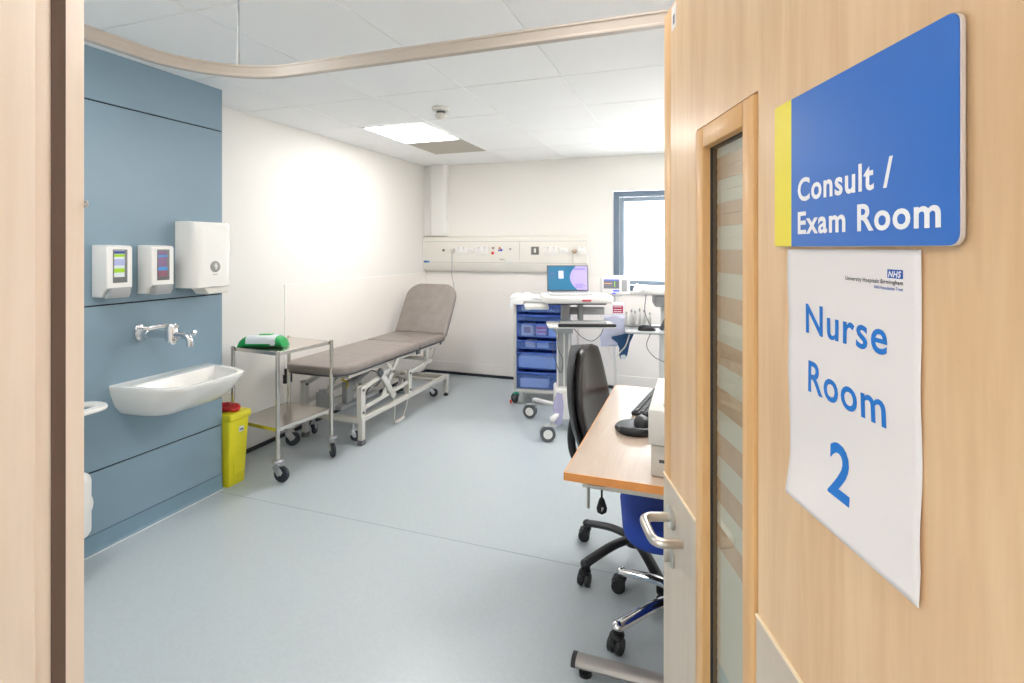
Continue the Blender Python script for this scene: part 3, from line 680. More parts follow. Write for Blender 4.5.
b=MB(); b.tube([(-2.4,3.3,.33),(-2.42,3.4,.29),(-2.45,3.55,.34),(-2.5,3.7,.30),(-2.52,3.85,.36)],.005,sm=5,n=8); b.tube([(-2.6,3.3,.44),(-2.5,3.4,.5),(-2.42,3.55,.46),(-2.4,3.7,.36)],.004,sm=5,n=8); b.build('control_cable',dgrey,bed)
b=MB(); b.bb((-2.862,3.045,.445),(-2.835,3.115,.510),bev=.004); b.bb((-2.86,3.06,.505),(-2.84,3.10,.55)); b.build('control_box',blk_pl,bed)
b=MB(); b.tube([(-2.33,3.66,.26),(-2.325,3.70,.15),(-2.325,3.69,.05),(-2.33,3.705,.022)],.0035,sm=5,n=8); b.tube([(-2.325,3.83,.03),(-2.33,3.90,.12),(-2.34,3.96,.25)],.003,sm=5,n=8); b.build('handset_cable',offwhite,bed)
b=MB(); b.tube([(-2.33,3.70,.018),(-2.325,3.74,.014),(-2.325,3.80,.014),(-2.325,3.835,.022)],[.008,.013,.013,.009],sm=4,n=12); b.build('foot_control',offwhite,bed)

# ---------------------------------------------------------------- bedhead trunking on the back wall
tx0,tx1,tz0,tz1=-2.975,-1.05,1.178,1.572
tk=thing('bedhead_trunking',((tx0+tx1)/2,YB,tz0),'long white bedhead services panel with sockets on the back wall','trunking')
b=MB(); prof=[(YB-.001,tz1),(YB-.040,tz1-.002),(YB-.062,tz1-.016),(YB-.072,tz1-.045),(YB-.074,tz0+.10),(YB-.072,tz0+.085),(YB-.060,tz0+.03),(YB-.045,tz0+.005),(YB-.030,tz0),(YB-.001,tz0)]
b.loft([[(x,y,z) for y,z in prof] for x in (tx0+.012,tx1-.012)]); b.build('cover',offwhite,tk,ang=20)
b=MB()
for xx in (tx0,tx1-.013): b.loft([[(x,YB-.001+(y-YB)*1.02,tz0+(z-tz0)*1.0+.000) for y,z in prof] for x in (xx,xx+.013)])
b.build('end_cap',white_pl,tk)
b=MB(); b.loft([[(x,y,z) for y,z in [(YB-.0755,tz0+.100),(YB-.0755,tz0+.104),(YB-.072,tz0+.104),(YB-.072,tz0+.100)]] for x in (tx0+.02,tx1-.02)]); b.bb((tx0+.02,YB-.0735,tz1-.062),(tx1-.02,YB-.0700,tz1-.058)); b.bb((-1.80,YB-.0752,tz0+.11),(-1.797,YB-.072,tz1-.06)); b.build('seam_line',grey_pl,tk)
yf=YB-.074; zc=1.412
def plate(x,z,w_,h_,name,m,extra=None,lab=None):
    b=MB(); b.bb((x-w_/2,yf-.006,z-h_/2),(x+w_/2,yf+.001,z+h_/2),bev=.003); o=b.build(name,m,tk)
    return o
def socket(x,n_):
    o=plate(x,zc,.146 if n_==2 else .086,.086,'socket',white_pl)
    b=MB()
    for k in range(n_):
        cx=x+(k-.5)*.066 if n_==2 else x
        b.bb((cx-.004,yf-.0065,zc+.010),(cx+.004,yf-.0055,zc+.020)); b.bb((cx-.016,yf-.0065,zc-.012),(cx-.009,yf-.0055,zc-.007)); b.bb((cx+.009,yf-.0065,zc-.012),(cx+.016,yf-.0055,zc-.007))
        b.bb((cx-.006,yf-.008,zc+.026),(cx+.006,yf-.006,zc+.038))
    b.build('pin_holes',grey_pl,o)
socket(-2.49,2); socket(-2.24,2); socket(-1.45,2); socket(-1.115,1)
for x in (-2.375,-1.31): 
    o=plate(x,zc,.086,.05,'data_outlet',white_pl); b=MB(); b.bb((x-.02,yf-.0068,zc-.008),(x+.02,yf-.0058,zc+.008)); b.build('port',mat('pale_grey_port',(212,212,214),.5),o)
def knob(x,z,r,m,name='gas_outlet'):
    b=MB(); b.lathe([(0,0),(r,0),(r,.008),(r*.7,.014),(0,.014)],(x,yf+.001,z),(0,-1,0)); return b.build(name,m,tk)
knob(-2.71,1.415,.014,mat('grey_brown_knob',(120,112,104),.4)); knob(-2.105,1.44,.014,mat('rose_grey',(170,140,140),.4)); knob(-2.11,1.385,.017,mat('outlet_red',(226,70,60),.4))
b=MB(); b.lathe([(0,0),(.032,0),(.032,.006),(0,.008)],(-2.02,yf+.001,1.425),(0,-1,0)); o=b.build('gas_outlet',lab_w,tk)
b=MB(); b.ball((-2.026,yf-.008,1.440),.014,(1,.5,1)); b.build('orange_button',mat('orange_button',(232,150,70),.4),o)
b=MB(); b.ball((-2.01,yf-.008,1.418),.018,(1,.5,.8)); b.ball((-2.035,yf-.008,1.414),.012,(1,.5,.8)); b.build('purple_button',mat('purple_button',(112,96,176),.4),o)
knob(-1.905,1.43,.012,grey_pl); plate(-2.0,1.315,.06,.018,'small_label',mat('pale_label',(196,196,192),.5)); plate(-1.92,1.29,.05,.05,'small_label',mat('pale_label2',(222,222,220),.5))
o=plate(-1.625,zc,.086,.086,'isolator_switch',mat('grey_switch_plate',(120,120,116),.35,metal=.6)); b=MB(); b.bb((-1.636,yf-.011,zc-.022),(-1.614,yf-.005,zc+.022),bev=.002); b.build('rocker',white_pl,o)
b=MB(); b.bb((tx0+.012,yf-.0015,1.272),(tx0+.085,yf+.001,1.296)); o=b.build('maker_label',lab_lb,tk)
b=MB(); b.bb((tx0+.016,yf-.0022,1.277),(tx0+.055,yf-.001,1.291)); b.build('print',mat('label_dark_blue',(40,84,130),.4),o)
def cable(name,pts,r,m,label,px,pm):
    t_=thing(name,pts[0],label,'cable')
    b=MB(); b.lathe([(0,0),(.022,0),(.024,.012),(.019,.040),(.008,.046),(0,.046)],(px[0],yf-.007,px[1]),(0,-1,0)); b.build('plug',pm,t_)
    b=MB(); b.tube(pts,r,sm=6,n=8); b.build('cord',m,t_)
cable('power_cable',[(-2.585,yf-.044,1.39),(-2.583,yf-.045,1.33),(-2.585,yf-.04,1.15),(-2.59,5.36,.9),(-2.63,5.30,.72),(-2.66,5.15,.62),(-2.63,5.0,.45),(-2.60,4.85,.30),(-2.60,4.66,.20)],.0045,grey_pl,'grey power cable hanging behind the couch backrest',(-2.585,1.412),beige_pl)
cable('power_cable',[(-1.195,yf-.044,1.385),(-1.20,yf-.05,1.30),(-1.19,yf-.045,1.20),(-1.18,yf-.03,1.0),(-1.17,5.37,.7),(-1.16,5.36,.3),(-1.10,5.33,.02)],.005,beige_pl,'beige power cable plugged in above the open laptop',(-1.195,1.405),mat('brown_plug',(176,150,130),.4))

# ---------------------------------------------------------------- blue drawer trolley
DMt=Matrix.Translation((-1.375,4.78,0))@Matrix.Rotation(R(6),4,'Z')
def T_(): return MB(DMt)
dt=thing('drawer_trolley',(-1.375,4.78,0),'white trolley with blue see-through drawers behind the laptop cart','trolley')
dw_,dd_=.46,.40
b=T_()
for sx in (-1,1):
    for sy in (-1,1): b.bb((sx*dw_/2-.012,sy*dd_/2-.012,.13),(sx*dw_/2+.012,sy*dd_/2+.012,.945),bev=.003)
b.bb((-dw_/2,-dd_/2-.012,.115),(dw_/2,dd_/2+.012,.14),bev=.003)
for sy in (-1,1): b.bb((-dw_/2,sy*dd_/2-.01,.925),(dw_/2,sy*dd_/2+.01,.945))
b.build('frame',bedmetal,dt)
b=T_(); b.bb((-dw_/2-.02,-dd_/2-.02,.945),(dw_/2+.02,dd_/2+.02,.962),bev=.005); b.build('top',white_pl,dt)
b=T_()
for sx in (-1,1): b.bb((sx*(dw_/2-.014)-.002,-dd_/2+.013,.14),(sx*(dw_/2-.014)+.002,dd_/2-.013,.925))
b.bb((-dw_/2+.014,dd_/2-.016,.14),(dw_/2-.014,dd_/2-.013,.925)); b.build('side_panels',blue_dk,dt)
rows=[(.855,.925),(.775,.835),(.625,.755),(.515,.60),(.335,.49),(.155,.31)]
for z0,z1 in rows:
    b=T_(); xi=dw_/2-.022; y0=-dd_/2-.006; y1=dd_/2-.03; tt=.003
    b.bb((-xi,y0,z0),(xi,y1,z0+tt)); b.bb((-xi,y0,z0),(xi,y0+tt,z1-.012)); b.bb((-xi,y1-tt,z0),(xi,y1,z1)); b.bb((-xi,y0,z0),(-xi+tt,y1,z1)); b.bb((xi-tt,y0,z0),(xi,y1,z1))
    dr=b.build('drawer',blue_tr,dt)
    b=T_(); b.bb((-xi,y0-.012,z1-.016),(xi,y0+.002,z1-.008),bev=.002); b.bb((-.07,y0-.016,z1-.022),(.07,y0-.008,z1-.006),bev=.002); b.build('lip',blue_dk,dr)
for sx,sy,hh in ((-1,-1,2.6),(1,-1,-1.4),(-1,1,1.2),(1,1,1.4)):
    P_=DMt@V((sx*(dw_/2-.01),sy*(dd_/2-.01),0)); castor(dt,P_.x,P_.y,.045,.13,hh,fork_m=rub_grey,hub=hub_m)
P_=DMt@V((-dw_/2+.012,-dd_/2-.02,.105)); b=MB(); b.box(P_,(.05,.02,.012),rot=.1,bev=.003); b.build('brake_tab',mat('teal_tab',(40,176,150),.4),dt)
P_=DMt@V((-dw_/2-.035,-dd_/2-.03,.028)); b=MB(); b.box(P_,(.018,.02,.03),rot=.5,bev=.004); b.build('brake_tab',mat('red_tab',(224,70,50),.4),dt)
# contents
def carton(c,d,m,label,cat='box',name='cardboard_box',rot=0,face=None,group=None):
    t_=thing(name,(DMt@V((c[0],c[1],c[2]))),label,cat,group)
    MM=DMt@Matrix.Translation((c[0],c[1],c[2]+d[2]/2))@Matrix.Rotation(rot,4,'Z')
    b=MB(MM); b.box((0,0,0),d,bev=.003); b.build('carton' if cat=='box' else 'pack',m,t_)
    if face:
        b=MB(MM); b.box((0,-d[1]/2-.0006,face[1]),(d[0]*face[2],.001,d[2]*face[3]),bev=.0003,seg=1); b.build('print',face[0],t_)
    return t_
yy=-.10
carton((-.125,yy,.629),(.115,.12,.105),lab_w,'white box with brown print in the third blue drawer',face=(mat('brown_print',(150,120,112),.5),0,.55,.5))
t_=thing('packet',(DMt@V((.0,yy,.629))),'pink-striped packet beside the white box in the third drawer','packet')
b=MB(DMt); b.box((.005,yy,.680),(.10,.10,.10),bev=.012); b.build('wrapper',mat('pale_pink',(214,190,222),.5),t_)
b=MB(DMt); b.box((.005,yy-.051,.700),(.09,.002,.014)); b.box((.01,yy-.051,.665),(.08,.002,.012)); b.build('stripe',mat('magenta',(206,52,128),.5),t_)
carton((.125,yy,.629),(.10,.12,.115),mat('pale_blue_card',(170,200,236),.5),'pale blue box at the right of the third drawer')
carton((-.10,yy,.519),(.09,.1,.06),lab_w,'small white box at the left of the fourth drawer')
carton((.02,yy,.519),(.11,.1,.045),mat('ice_blue_card',(196,216,240),.5),'low ice-blue box in the middle of the fourth drawer')
carton((-.03,yy,.339),(.34,.16,.10),mat('ice_pack',(178,204,240),.6),'wide stack of pale blue packets in the fifth drawer','packet','packet')
carton((-.06,yy,.159),(.26,.16,.075),mat('ice_pack2',(192,208,238),.6),'pale packets lying in the bottom blue drawer','packet','packet',.08)
carton((-.15,yy,.858),(.07,.09,.05),lab_w,'small white box in the top blue drawer')
carton((-.05,yy,.858),(.075,.09,.058),mat('bright_blue_card',(20,120,220),.4),'bright blue box in the top drawer')
# crumpled white bag on the trolley
b=MB(DMt); rings=[]
for k in range(15):
    u=k/14; x=-.27+.30*u
    hh=.035+.03*math.sin(3.1*u+.4)+.008*math.sin(17*u)
    ring_=[]
    for j in range(18):
        a=2*PI*j/18; ring_.append((x,-.12+ (.10+.012*math.sin(5*a+9*u))*math.cos(a),.963+ hh*.9*max(0,math.sin(a))**.7+.0))
    rings.append(ring_)
b.loft(rings); b.slab(rr(.11,.05,.015),.012,.004,XZ(-.20,-.235,.948)); b.slab(rr(.02,.07,.006),.012,.004,XZ(-.262,-.235,.925))
o=b.build('plastic_bag',mat('white_bag',(240,240,240),.4,bump=.6,bscale=30)); tag(o,'crumpled white plastic bag on top of the blue drawer trolley','bag')

# ---------------------------------------------------------------- laptop cart
CM=Matrix.Translation((-.995,4.10,0))@Matrix.Rotation(R(20),4,'Z')
def K_(): return MB(CM)
cart=thing('laptop_cart',(-.995,4.10,0),'white wheeled cart with column and trays carrying the open laptop','cart')
b=K_(); b.slab(rr(.56,.36,[.05,.05,.08,.08]),.055,.018,Matrix.Translation((.08,-.02,1.040))); b.build('worktop',white_pl,cart)
b=K_(); b.slab(rr(.46,.28,.03),.018,.005,Matrix.Translation((.08,-.0,1.006))); b.build('worktop_underside',dgrey,cart)
b=K_(); b.bb((.105,-.202,1.030),(.175,-.1995,1.042)); b.build('red_label',mat('red_label',(196,50,64),.4),cart)
b=K_(); b.bb((-.035,-.03,.86),(.03,.05,1.0),bev=.01); b.bb((.10,-.03,.86),(.14,.05,1.0),bev=.01); b.bb((-.03,.03,.90),(.32,.05,.96),bev=.005); b.build('neck',grey_pl,cart)
b=K_(); b.slab(rr(.19,.20,.02),.030,.008,Matrix.Translation((-.235,.0,.970))); b.build('side_shelf',white_pl,cart)
b=K_(); b.slab(rr(.52,.26,.03),.022,.008,Matrix.Translation((.10,-.13,.842))); b.build('keyboard_tray',white_pl,cart)
b=K_(); b.slab(rr(.44,.05,.012),.022,.008,Matrix.Translation((.135,-.245,.853))); b.build('wrist_rest',blk_pl,cart)
b=K_(); b.slab(rr(.10,.075,.008),.80-.32,.003,Matrix.Translation((-.02,.01,.56)))
b.build('column',alu,cart)
b=K_(); b.bb((-.072,-.030,.32),(-.060,-.018,.83),bev=.002); b.bb((-.02,-.033,.32),(-.010,-.026,.82)); b.bb((.018,-.033,.32),(.034,-.024,.83),bev=.002); b.build('column_rib',white_pl,cart)
b=K_(); b.slab(rr(.14,.20,.02),.07,.01,Matrix.Translation((-.02,.0,.80))); b.build('column_head',grey_pl,cart)
b=K_(); b.slab(rr(.22,.24,.03),.24,.02,Matrix.Translation((.02,.0,.215))); b.build('base_box',white_pl,cart)
for lx_,ly_ in ((-.135,-.305),(-.245,.225),(.25,-.24),(.16,.30)):
    b=K_(); b.beam((lx_*.3,ly_*.3,.165),(lx_,ly_,.160),.04,.026,bev=.008); b.build('base_leg',white_pl,cart)
b=K_(); b.slab([(-.14,-.13),(-.09,-.10),(-.075,.02),(-.085,.12),(-.125,.13),(-.16,.03)],.012,.003,Matrix.Translation((.04,-.20,.20))@Matrix.Rotation(R(80),4,'X')); b.build('cable_guard',mat('lilac_translucent',(176,172,206),.15,alpha=.75),cart)
for sx,sy,hh in ((-.135,-.305,3.5),(-.245,.225,3.2),(.25,-.24,.5),(.16,.30,1)):
    P_=CM@V((sx,sy,0)); castor(cart,P_.x,P_.y,.058,.15,hh,twin=True,fork_m=grey_pl,tyre_m=dgrey,hub=white_pl)
b=K_(); b.tube([(-.06,-.07,.80),(-.07,-.09,.66),(-.03,-.08,.55),(-.05,-.06,.45),(-.10,-.05,.60),(-.11,-.06,.70)],.003,sm=6,n=6); b.tube([(.05,-.09,.81),(.12,-.11,.74),(.20,-.1,.71),(.27,-.08,.76),(.30,-.06,.83)],.003,sm=6,n=6); b.build('loose_cable',dgrey,cart)
# laptop
LM=CM@Matrix.Translation((.030,-.02,1.068))
lp=thing('laptop',(LM@V((0,0,0))),'open laptop with blue and lilac screen on the white cart','laptop')
b=MB(LM); b.slab(rr(.335,.23,.012),.016,.004,Matrix.Translation((0,-.01,.010))); base=b.build('keyboard_deck',mat('silver_plastic',(206,206,208),.4),lp)
b=MB(LM)
for r_ in range(4):
    for c_ in range(12): b.box((-.135+c_*.0245,.055-r_*.022,.0185),(.020,.018,.002),bev=.0006,seg=1)
b.build('keys',dgrey,base)
SM_=LM@Matrix.Translation((0,.11,.018))@Matrix.Rotation(R(-12),4,'X')
b=MB(SM_); b.bb((-.170,-.001,0),(.170,.007,.215),bev=.003); lid=b.build('screen_lid',dgrey,lp)
b=MB(SM_); b.bb((-.161,-.0022,.010),(.161,-.0008,.207)); b.build('display',screen_b,lid)
b=MB(SM_); pts=[]
for k in range(13):
    z_=.0105+.196*k/12; pts.append((.018+.055*((k/12-.52)*2)**2,z_))
out=pts+[(.1605,.2065),(.1605,.0105)]
b.loft([[(x,-.0030,z) for x,z in out],[(x,-.0022,z) for x,z in out]]); b.build('display_lilac_area',screen_l,lid)
b=MB(SM_); b.bb((-.075,-.0030,.105),(-.035,-.0022,.168)); b.build('display_white_area',mat('screen_white',(214,222,250),.3,emit=.28),lid)
for z_,xa_,xb_ in ((.185,.05,.145),(.178,.05,.145),(.055,.06,.13),(.042,.06,.150),(.030,.06,.12),(.15,-.15,-.10),(.140,-.15,-.11),(.112,-.15,-.12)):
    b=MB(SM_); b.bb((xa_,-.0036,z_),(xb_,-.0022,z_+.003)); b.build('display_text_line',mat('screen_ink',(70,66,150),.3,emit=.1),lid)
# keyboard & small things on the cart tray
b=K_(); b.slab(rr(.36,.10,.01),.014,.004,Matrix.Translation((.12,-.13,.862))); 
kb=b.build('keyboard',grey_pl); tag(kb,'pale grey keyboard on the lower tray of the laptop cart','keyboard')

# ---------------------------------------------------------------- patient monitor on a pole stand
MMn=Matrix.Translation((-.675,4.62,0))@Matrix.Rotation(R(12),4,'Z')
def Q_(): return MB(MMn)
ps=thing('pole_stand',(-.675,4.62,0),'slim white pole stand with basket beside the laptop cart','stand')
b=Q_(); b.cyl((0,.02,.10),(0,.02,1.03),.014); b.build('pole',white_pl,ps)
b=Q_()
for k in range(5):
    a=2*PI*k/5+.3; b.beam((0,.02,.10),(.24*math.cos(a),.02+.24*math.sin(a),.085),.035,.025,bev=.006)
b.build('base',grey_pl,ps)
for k in range(5):
    a=2*PI*k/5+.3; P_=MMn@V((.24*math.cos(a),.02+.24*math.sin(a),0)); castor(ps,P_.x,P_.y,.033,.09,a,fork_m=dgrey,hub=dgrey)
b=Q_()
bx=[(-.14,-.15),(.10,-.15),(.10,.0),(-.14,.0)]
for z_ in (.66,.72,.78,.845):
    b.tube([(x,y,z_) for x,y in bx],.003,n=6,closed=True)
for x,y in bx+[(-.06,-.15),(.02,-.15),(-.14,-.075),(.10,-.075)]: b.cyl((x,y,.66),(x,y,.845),.0022,n=6)
b.bb((-.14,-.15,.656),(.10,0,.661)); b.build('basket',white_pl,ps)
b=Q_(); b.slab(rr(.12,.16,.02),.012,.004,Matrix.Translation((0,.02,1.028))); b.build('mount_plate',grey_pl,ps)
mo=thing('patient_monitor',(MMn@V((.0,0,1.035))),'small white patient monitor with a screen in front of the window','monitor')
b=Q_(); b.slab(rr(.245,.150,.015),.10,.008,XZ(0,0,1.110)); mh=b.build('housing',white_pl,mo)
b=Q_(); b.bb((-.102,-.0525,1.088),(.030,-.0495,1.168)); b.build('display',mat('monitor_screen',(112,116,124),.3,emit=.12),mh)
b=Q_(); b.bb((-.100,-.0535,1.158),(.028,-.0515,1.166)); b.bb((-.02,-.0535,1.062),(.03,-.0515,1.076)); b.bb((-.03,-.052,1.04),(.0,-.05,1.05)); b.build('blue_strip',mat('monitor_blue',(92,110,226),.3,emit=.2),mh)
b=Q_(); b.bb((-.100,-.0535,1.128),(-.03,-.0515,1.136)); b.build('orange_trace',mat('trace_orange',(222,160,130),.3,emit=.2),mh)
b=Q_(); b.bb((-.012,-.0535,1.100),(-.004,-.0515,1.150)); b.build('green_trace',mat('trace_green',(150,210,90),.3,emit=.2),mh)
b=Q_(); b.slab(rr(.045,.10,.008),.006,.002,XZ(.075,-.052,1.115)); b.lathe([(0,0),(.012,0),(.012,.006),(0,.007)],(.075,-.054,1.145),(0,-1,0)); b.build('button_panel',grey_pl,mh)
b=Q_(); b.slab(rr(.16,.012,.005),.03,.004,Matrix.Translation((0,0,1.195))@Matrix.Rotation(PI/2,4,'X')@Matrix.Rotation(0,4,'Z')); b.build('carry_handle',white_pl,mh)
# red labelled box, cloth, cuff
t_=thing('glove_box',(MMn@V((.0,-.08,.845))),'white box with dark red label above the wire basket','box')
b=Q_(); b.box((.015,-.075,.880),(.10,.09,.18),bev=.004); b.build('carton',mat('clearish_white',(232,232,240),.4),t_)
b=Q_(); b.box((.015,-.1205,.915),(.085,.002,.065),bev=.0004,seg=1); b.build('red_label',mat('maroon_label',(166,44,76),.5),t_)
b=Q_()
for z_ in (.935,.912,.893): b.bb((-.02,-.1225,z_),(.045,-.1212,z_+.005))
b.build('print',print_white,t_)
b=Q_(); rings=[]
for k in range(12):
    u=k/11; z_=.86-.24*u; wd=.085+.03*u-.012*math.sin(6*u); 
    rings.append([(-.02+wd*math.cos(a)*(1+.08*math.sin(4*a+5*u)),-.19+.020*math.sin(a)+.006*math.sin(7*u+2*a),z_+.012*math.sin(3*a)) for a in [2*PI*j/20 for j in range(20)]])
b.loft(rings); o=b.build('plastic_bag',mat('pale_lilac_bag',(214,216,238),.35,alpha=.85,bump=.5,bscale=30)); tag(o,'pale translucent plastic bag hanging on the front of the pole stand','bag')
cf=thing('blood_pressure_cuff',(MMn@V((.05,-.20,.50))),'navy blue blood pressure cuff hanging below the plastic bag','cuff')
b=Q_()
b.slab([(-.06,.10),(.02,.115),(.10,.16),(.125,.14),(.085,.05),(.065,-.05),(.045,-.085),(.01,-.085),(-.005,-.05),(0,.0),(-.02,.05),(-.065,.085)],.02,.006,XZ(.02,-.22,.60)); b.build('cuff_band',mat('navy_fabric',(44,84,130),.7,bump=.3,bscale=200),cf)
b=Q_(); b.slab(rr(.04,.035,.01),.006,.002,XZ(.05,-.234,.535)@Matrix.Rotation(.2,4,'Z')); b.build('cuff_label',lab_w,cf)
b=Q_(); b.tube([(-.01,-.235,.53),(.03,-.238,.58),(.07,-.238,.63),(.10,-.235,.72)],.006,sm=5,n=8); b.tube([(-.03,-.2,.50),(-.06,-.19,.56),(-.055,-.17,.66)],.004,sm=5,n=8); b.build('air_tube',offwhite,cf)

# ---------------------------------------------------------------- second cart, mostly behind the door
C2=Matrix.Translation((-.30,4.30,0))@Matrix.Rotation(R(8),4,'Z')
def E_(): return MB(C2)
c2=thing('equipment_cart',(-.30,4.30,0),'white equipment cart with mouse shelf, partly hidden by the open door','cart')
b=E_(); b.slab(rr(.52,.40,[.04,.04,.12,.12]),.05,.018,Matrix.Translation((.12,0,1.105))); b.tube([(-.13,-.14,1.12),(-.17,-.17,1.10),(-.175,-.10,1.11),(-.15,.05,1.14)],.014,sm=4,n=10); b.build('top_tray',white_pl,c2)
b=E_(); b.slab(rr(.40,.30,.03),.09,.02,Matrix.Translation((.17,0,1.03))); b.build('under_box',grey_pl,c2)
b=E_(); b.slab(rr(.62,.34,.02),.018,.005,Matrix.Translation((.06,-.03,.790))); b.bb((-.25,.05,.799),(.37,.14,.812),bev=.003); b.build('mouse_shelf',grey_pl,c2)
b=E_(); b.beam((.02,.0,.80),(.02,.02,1.0),.05,.05,bev=.008) if False else b.bb((.03,-.02,.80),(.09,.05,1.0),bev=.01); b.bb((.02,-.05,.16),(.12,.05,.79),bev=.01); b.build('column',white_pl,c2)
b=E_(); b.beam((.02,-.17,.815),(.10,-.17,1.0),.03,.03,bev=.004); b.build('screen_arm',dgrey,c2)
b=E_(); b.slab(rr(.46,.46,.05),.05,.02,Matrix.Translation((.07,0,.14))); b.build('base',white_pl,c2)
for sx,sy in ((-.12,-.19),(.26,-.19),(-.12,.19),(.26,.19)):
    P_=C2@V((sx,sy,0)); castor(c2,P_.x,P_.y,.05,.12,1.2,twin=True,fork_m=grey_pl,tyre_m=dgrey,hub=white_pl)
b=E_(); b.tube([(-.06,-.20,.79),(-.09,-.21,.70),(-.04,-.21,.62),(.05,-.21,.58),(.10,-.20,.60)],.0035,sm=6,n=6); b.tube([(-.09,-.14,1.08),(-.10,-.16,.95),(-.06,-.17,.85),(-.02,-.16,.81)],.0035,sm=6,n=6); b.build('loose_cable',dgrey,c2)
def mouse(MM,label,sc=1):
    t_=thing('computer_mouse',(MM@V((0,0,0))),label,'mouse')
    rings=[]
    for k in range(13):
        u=-1+2*k/12; w_=.032*(max(0,1-abs(u)**2.6))**.5*sc+.0008; h_=.036*(max(0,1-abs(u)**2.4))**.5*(1-.15*u)*sc+.001
        rings.append([MM@V((u*.058*sc,w_*math.cos(a),.001+h_*max(0,math.sin(a))**.8)) for a in [2*PI*j/16 for j in range(16)]])
    b=MB(); b.loft(rings); b.build('shell',blk_pl,t_,ang=60)
    b=MB(); b.cyl(MM@V((.030,-.004,.030*sc)),MM@V((.030,.004,.030*sc)),.006,n=12); b.build('scroll_wheel',dgrey,t_)
mouse(C2@Matrix.Translation((-.085,-.12,.800))@Matrix.Rotation(.1,4,'Z'),'black computer mouse on the shelf of the equipment cart',1.2)
for k,(x,h_) in enumerate(((-.235,.10),(-.195,.12),(-.165,.11),(-.13,.13),(-.095,.12),(-.05,.10))):
    t_=thing('bottle',(C2@V((x,.09,.813))),['short white bottle at the left end of the row on the cart shelf','second small white bottle from the left on the cart shelf','third small white bottle from the left on the cart shelf','tallest white bottle in the row on the cart shelf','white bottle just right of the tallest one on the cart shelf','white bottle at the right end of the row on the cart shelf'][k],'bottle','bottles in a row on the equipment cart')
    b=E_(); b.lathe([(0,0),(.014,0),(.015,.004),(.015,h_*.55),(.006,h_*.72),(.006,h_*.85)],(x,.09,.8125),n=14); b.build('flask',white_pl,t_)
    b=E_(); b.lathe([(0,0),(.007,0),(.006,h_*.18),(0,h_*.2)],(x,.09,.8125+h_*.84),n=12); b.build('cap',grey_pl,t_)

# ---------------------------------------------------------------- desk
dk=thing('desk',(.03,2.18,0),'beech-topped desk behind the open door','desk')
b=MB(); b.bb((-.3955,1.615,.705),(XR-.005,2.735,.729),bev=.001,seg=1); b.build('desktop',beech,dk)
b=MB()
b.bb((-.3975,1.613,.7045),(-.3945,2.737,.7295)); b.bb((-.3975,1.613,.7045),(XR-.005,1.6165,.7295)); b.bb((-.3975,2.7345,.7045),(XR-.005,2.737,.7295)); b.build('edge_band',beech_edge,dk)
b=MB(); b.bb((-.28,1.70,.650),(XR-.02,1.73,.704),bev=.003); b.bb((-.16,2.62,.645),(XR-.02,2.65,.704),bev=.003); b.bb((.30,1.72,.65),(.33,2.63,.70)); b.build('under_frame',beige_pl,dk)
prof=[]
for k in range(16):
    a=2*PI*k/16; prof.append((.030*math.cos(a),.017*math.sin(a)))
for y,x0_ in ((1.745,-.385),(2.60,.02)):
    b=MB(); b.tube([(x0_,y,.042),(.38,y,.042)],1,prof=prof); b.beam((.24,y,.05),(.24,y,.66),.03,.07,bev=.01)
    lg=b.build('leg',mat('grey_oval_bar',(168,164,160),.4,metal=.6),dk)
    b=MB(); b.tube([(x0_-.014,y,.042),(x0_+.001,y,.042)],1,prof=[(a_*1.03,b_*1.1) for a_,b_ in prof]); b.cyl((x0_+.03,y,0),(x0_+.03,y,.010),.022); b.cyl((x0_+.03,y,.01),(x0_+.03,y,.03),.010); b.build('end_cap',blk_pl,lg)
# printer
pr=thing('printer',(.03,1.90,.73),'beige-grey two-tier printer standing on the desk','printer')
b=MB(); b.bb((-.135,1.675,.731),(.26,2.07,.826),bev=.004); b.build('paper_drawer',beige_pl,pr)
b=MB(); b.bb((-.142,1.665,.830),(.265,2.085,.940),bev=.006); b.bb((-.10,1.70,.938),(.22,2.05,.952),bev=.006); b.build('upper_body',mat('light_grey_plastic',(216,214,210),.45),pr)
b=MB(); b.bb((-.138,1.69,.825),(.25,2.05,.831)); b.bb((-.11,1.6735,.775),(-.02,1.676,.785)); b.build('seam',dgrey,pr)
b=MB(); b.bb((-.10,1.80,.952),(.20,2.04,.956)); b.build('output_tray',white_pl,pr)
# mouse mat with mouse, keyboard
mt=thing('mouse_mat',(-.19,2.09,.73),'round black mouse mat with wrist rest on the desk','mouse mat')
b=MB(); b.slab([(-.228+.080*math.cos(a),2.105+.105*math.sin(a)) for a in [2*PI*k/28 for k in range(28)]],.005,.002,Matrix.Translation((0,0,.7325))); b.build('mat',blk_pl,mt)
b=MB(); b.tube([(-.295,2.06,.742),(-.27,2.022,.745),(-.23,2.01,.746),(-.19,2.018,.745),(-.165,2.045,.742)],[.008,.014,.016,.014,.008],sm=5,n=12); b.build('wrist_rest',blk_pl,mt)
mouse(Matrix.Translation((-.205,2.13,.7352))@Matrix.Rotation(R(100),4,'Z'),'black computer mouse on the round mat beside the printer')
k_=thing('keyboard',(-.14,2.45,.73),'black keyboard on the desk behind the printer','keyboard')
KM=Matrix.Translation((-.165,2.455,.738))@Matrix.Rotation(R(82),4,'Z')
b=MB(KM); b.slab(rr(.42,.145,.012),.016,.004); b.build('body',blk_pl,k_)
b=MB(KM)
for r_ in range(5):
    for c_ in range(18): b.box((-.19+c_*.0223,.052-r_*.025,.0095),(.018,.019,.005),bev=.001,seg=1)
b.build('keys',mat('key_black',(28,29,32),.5),k_)

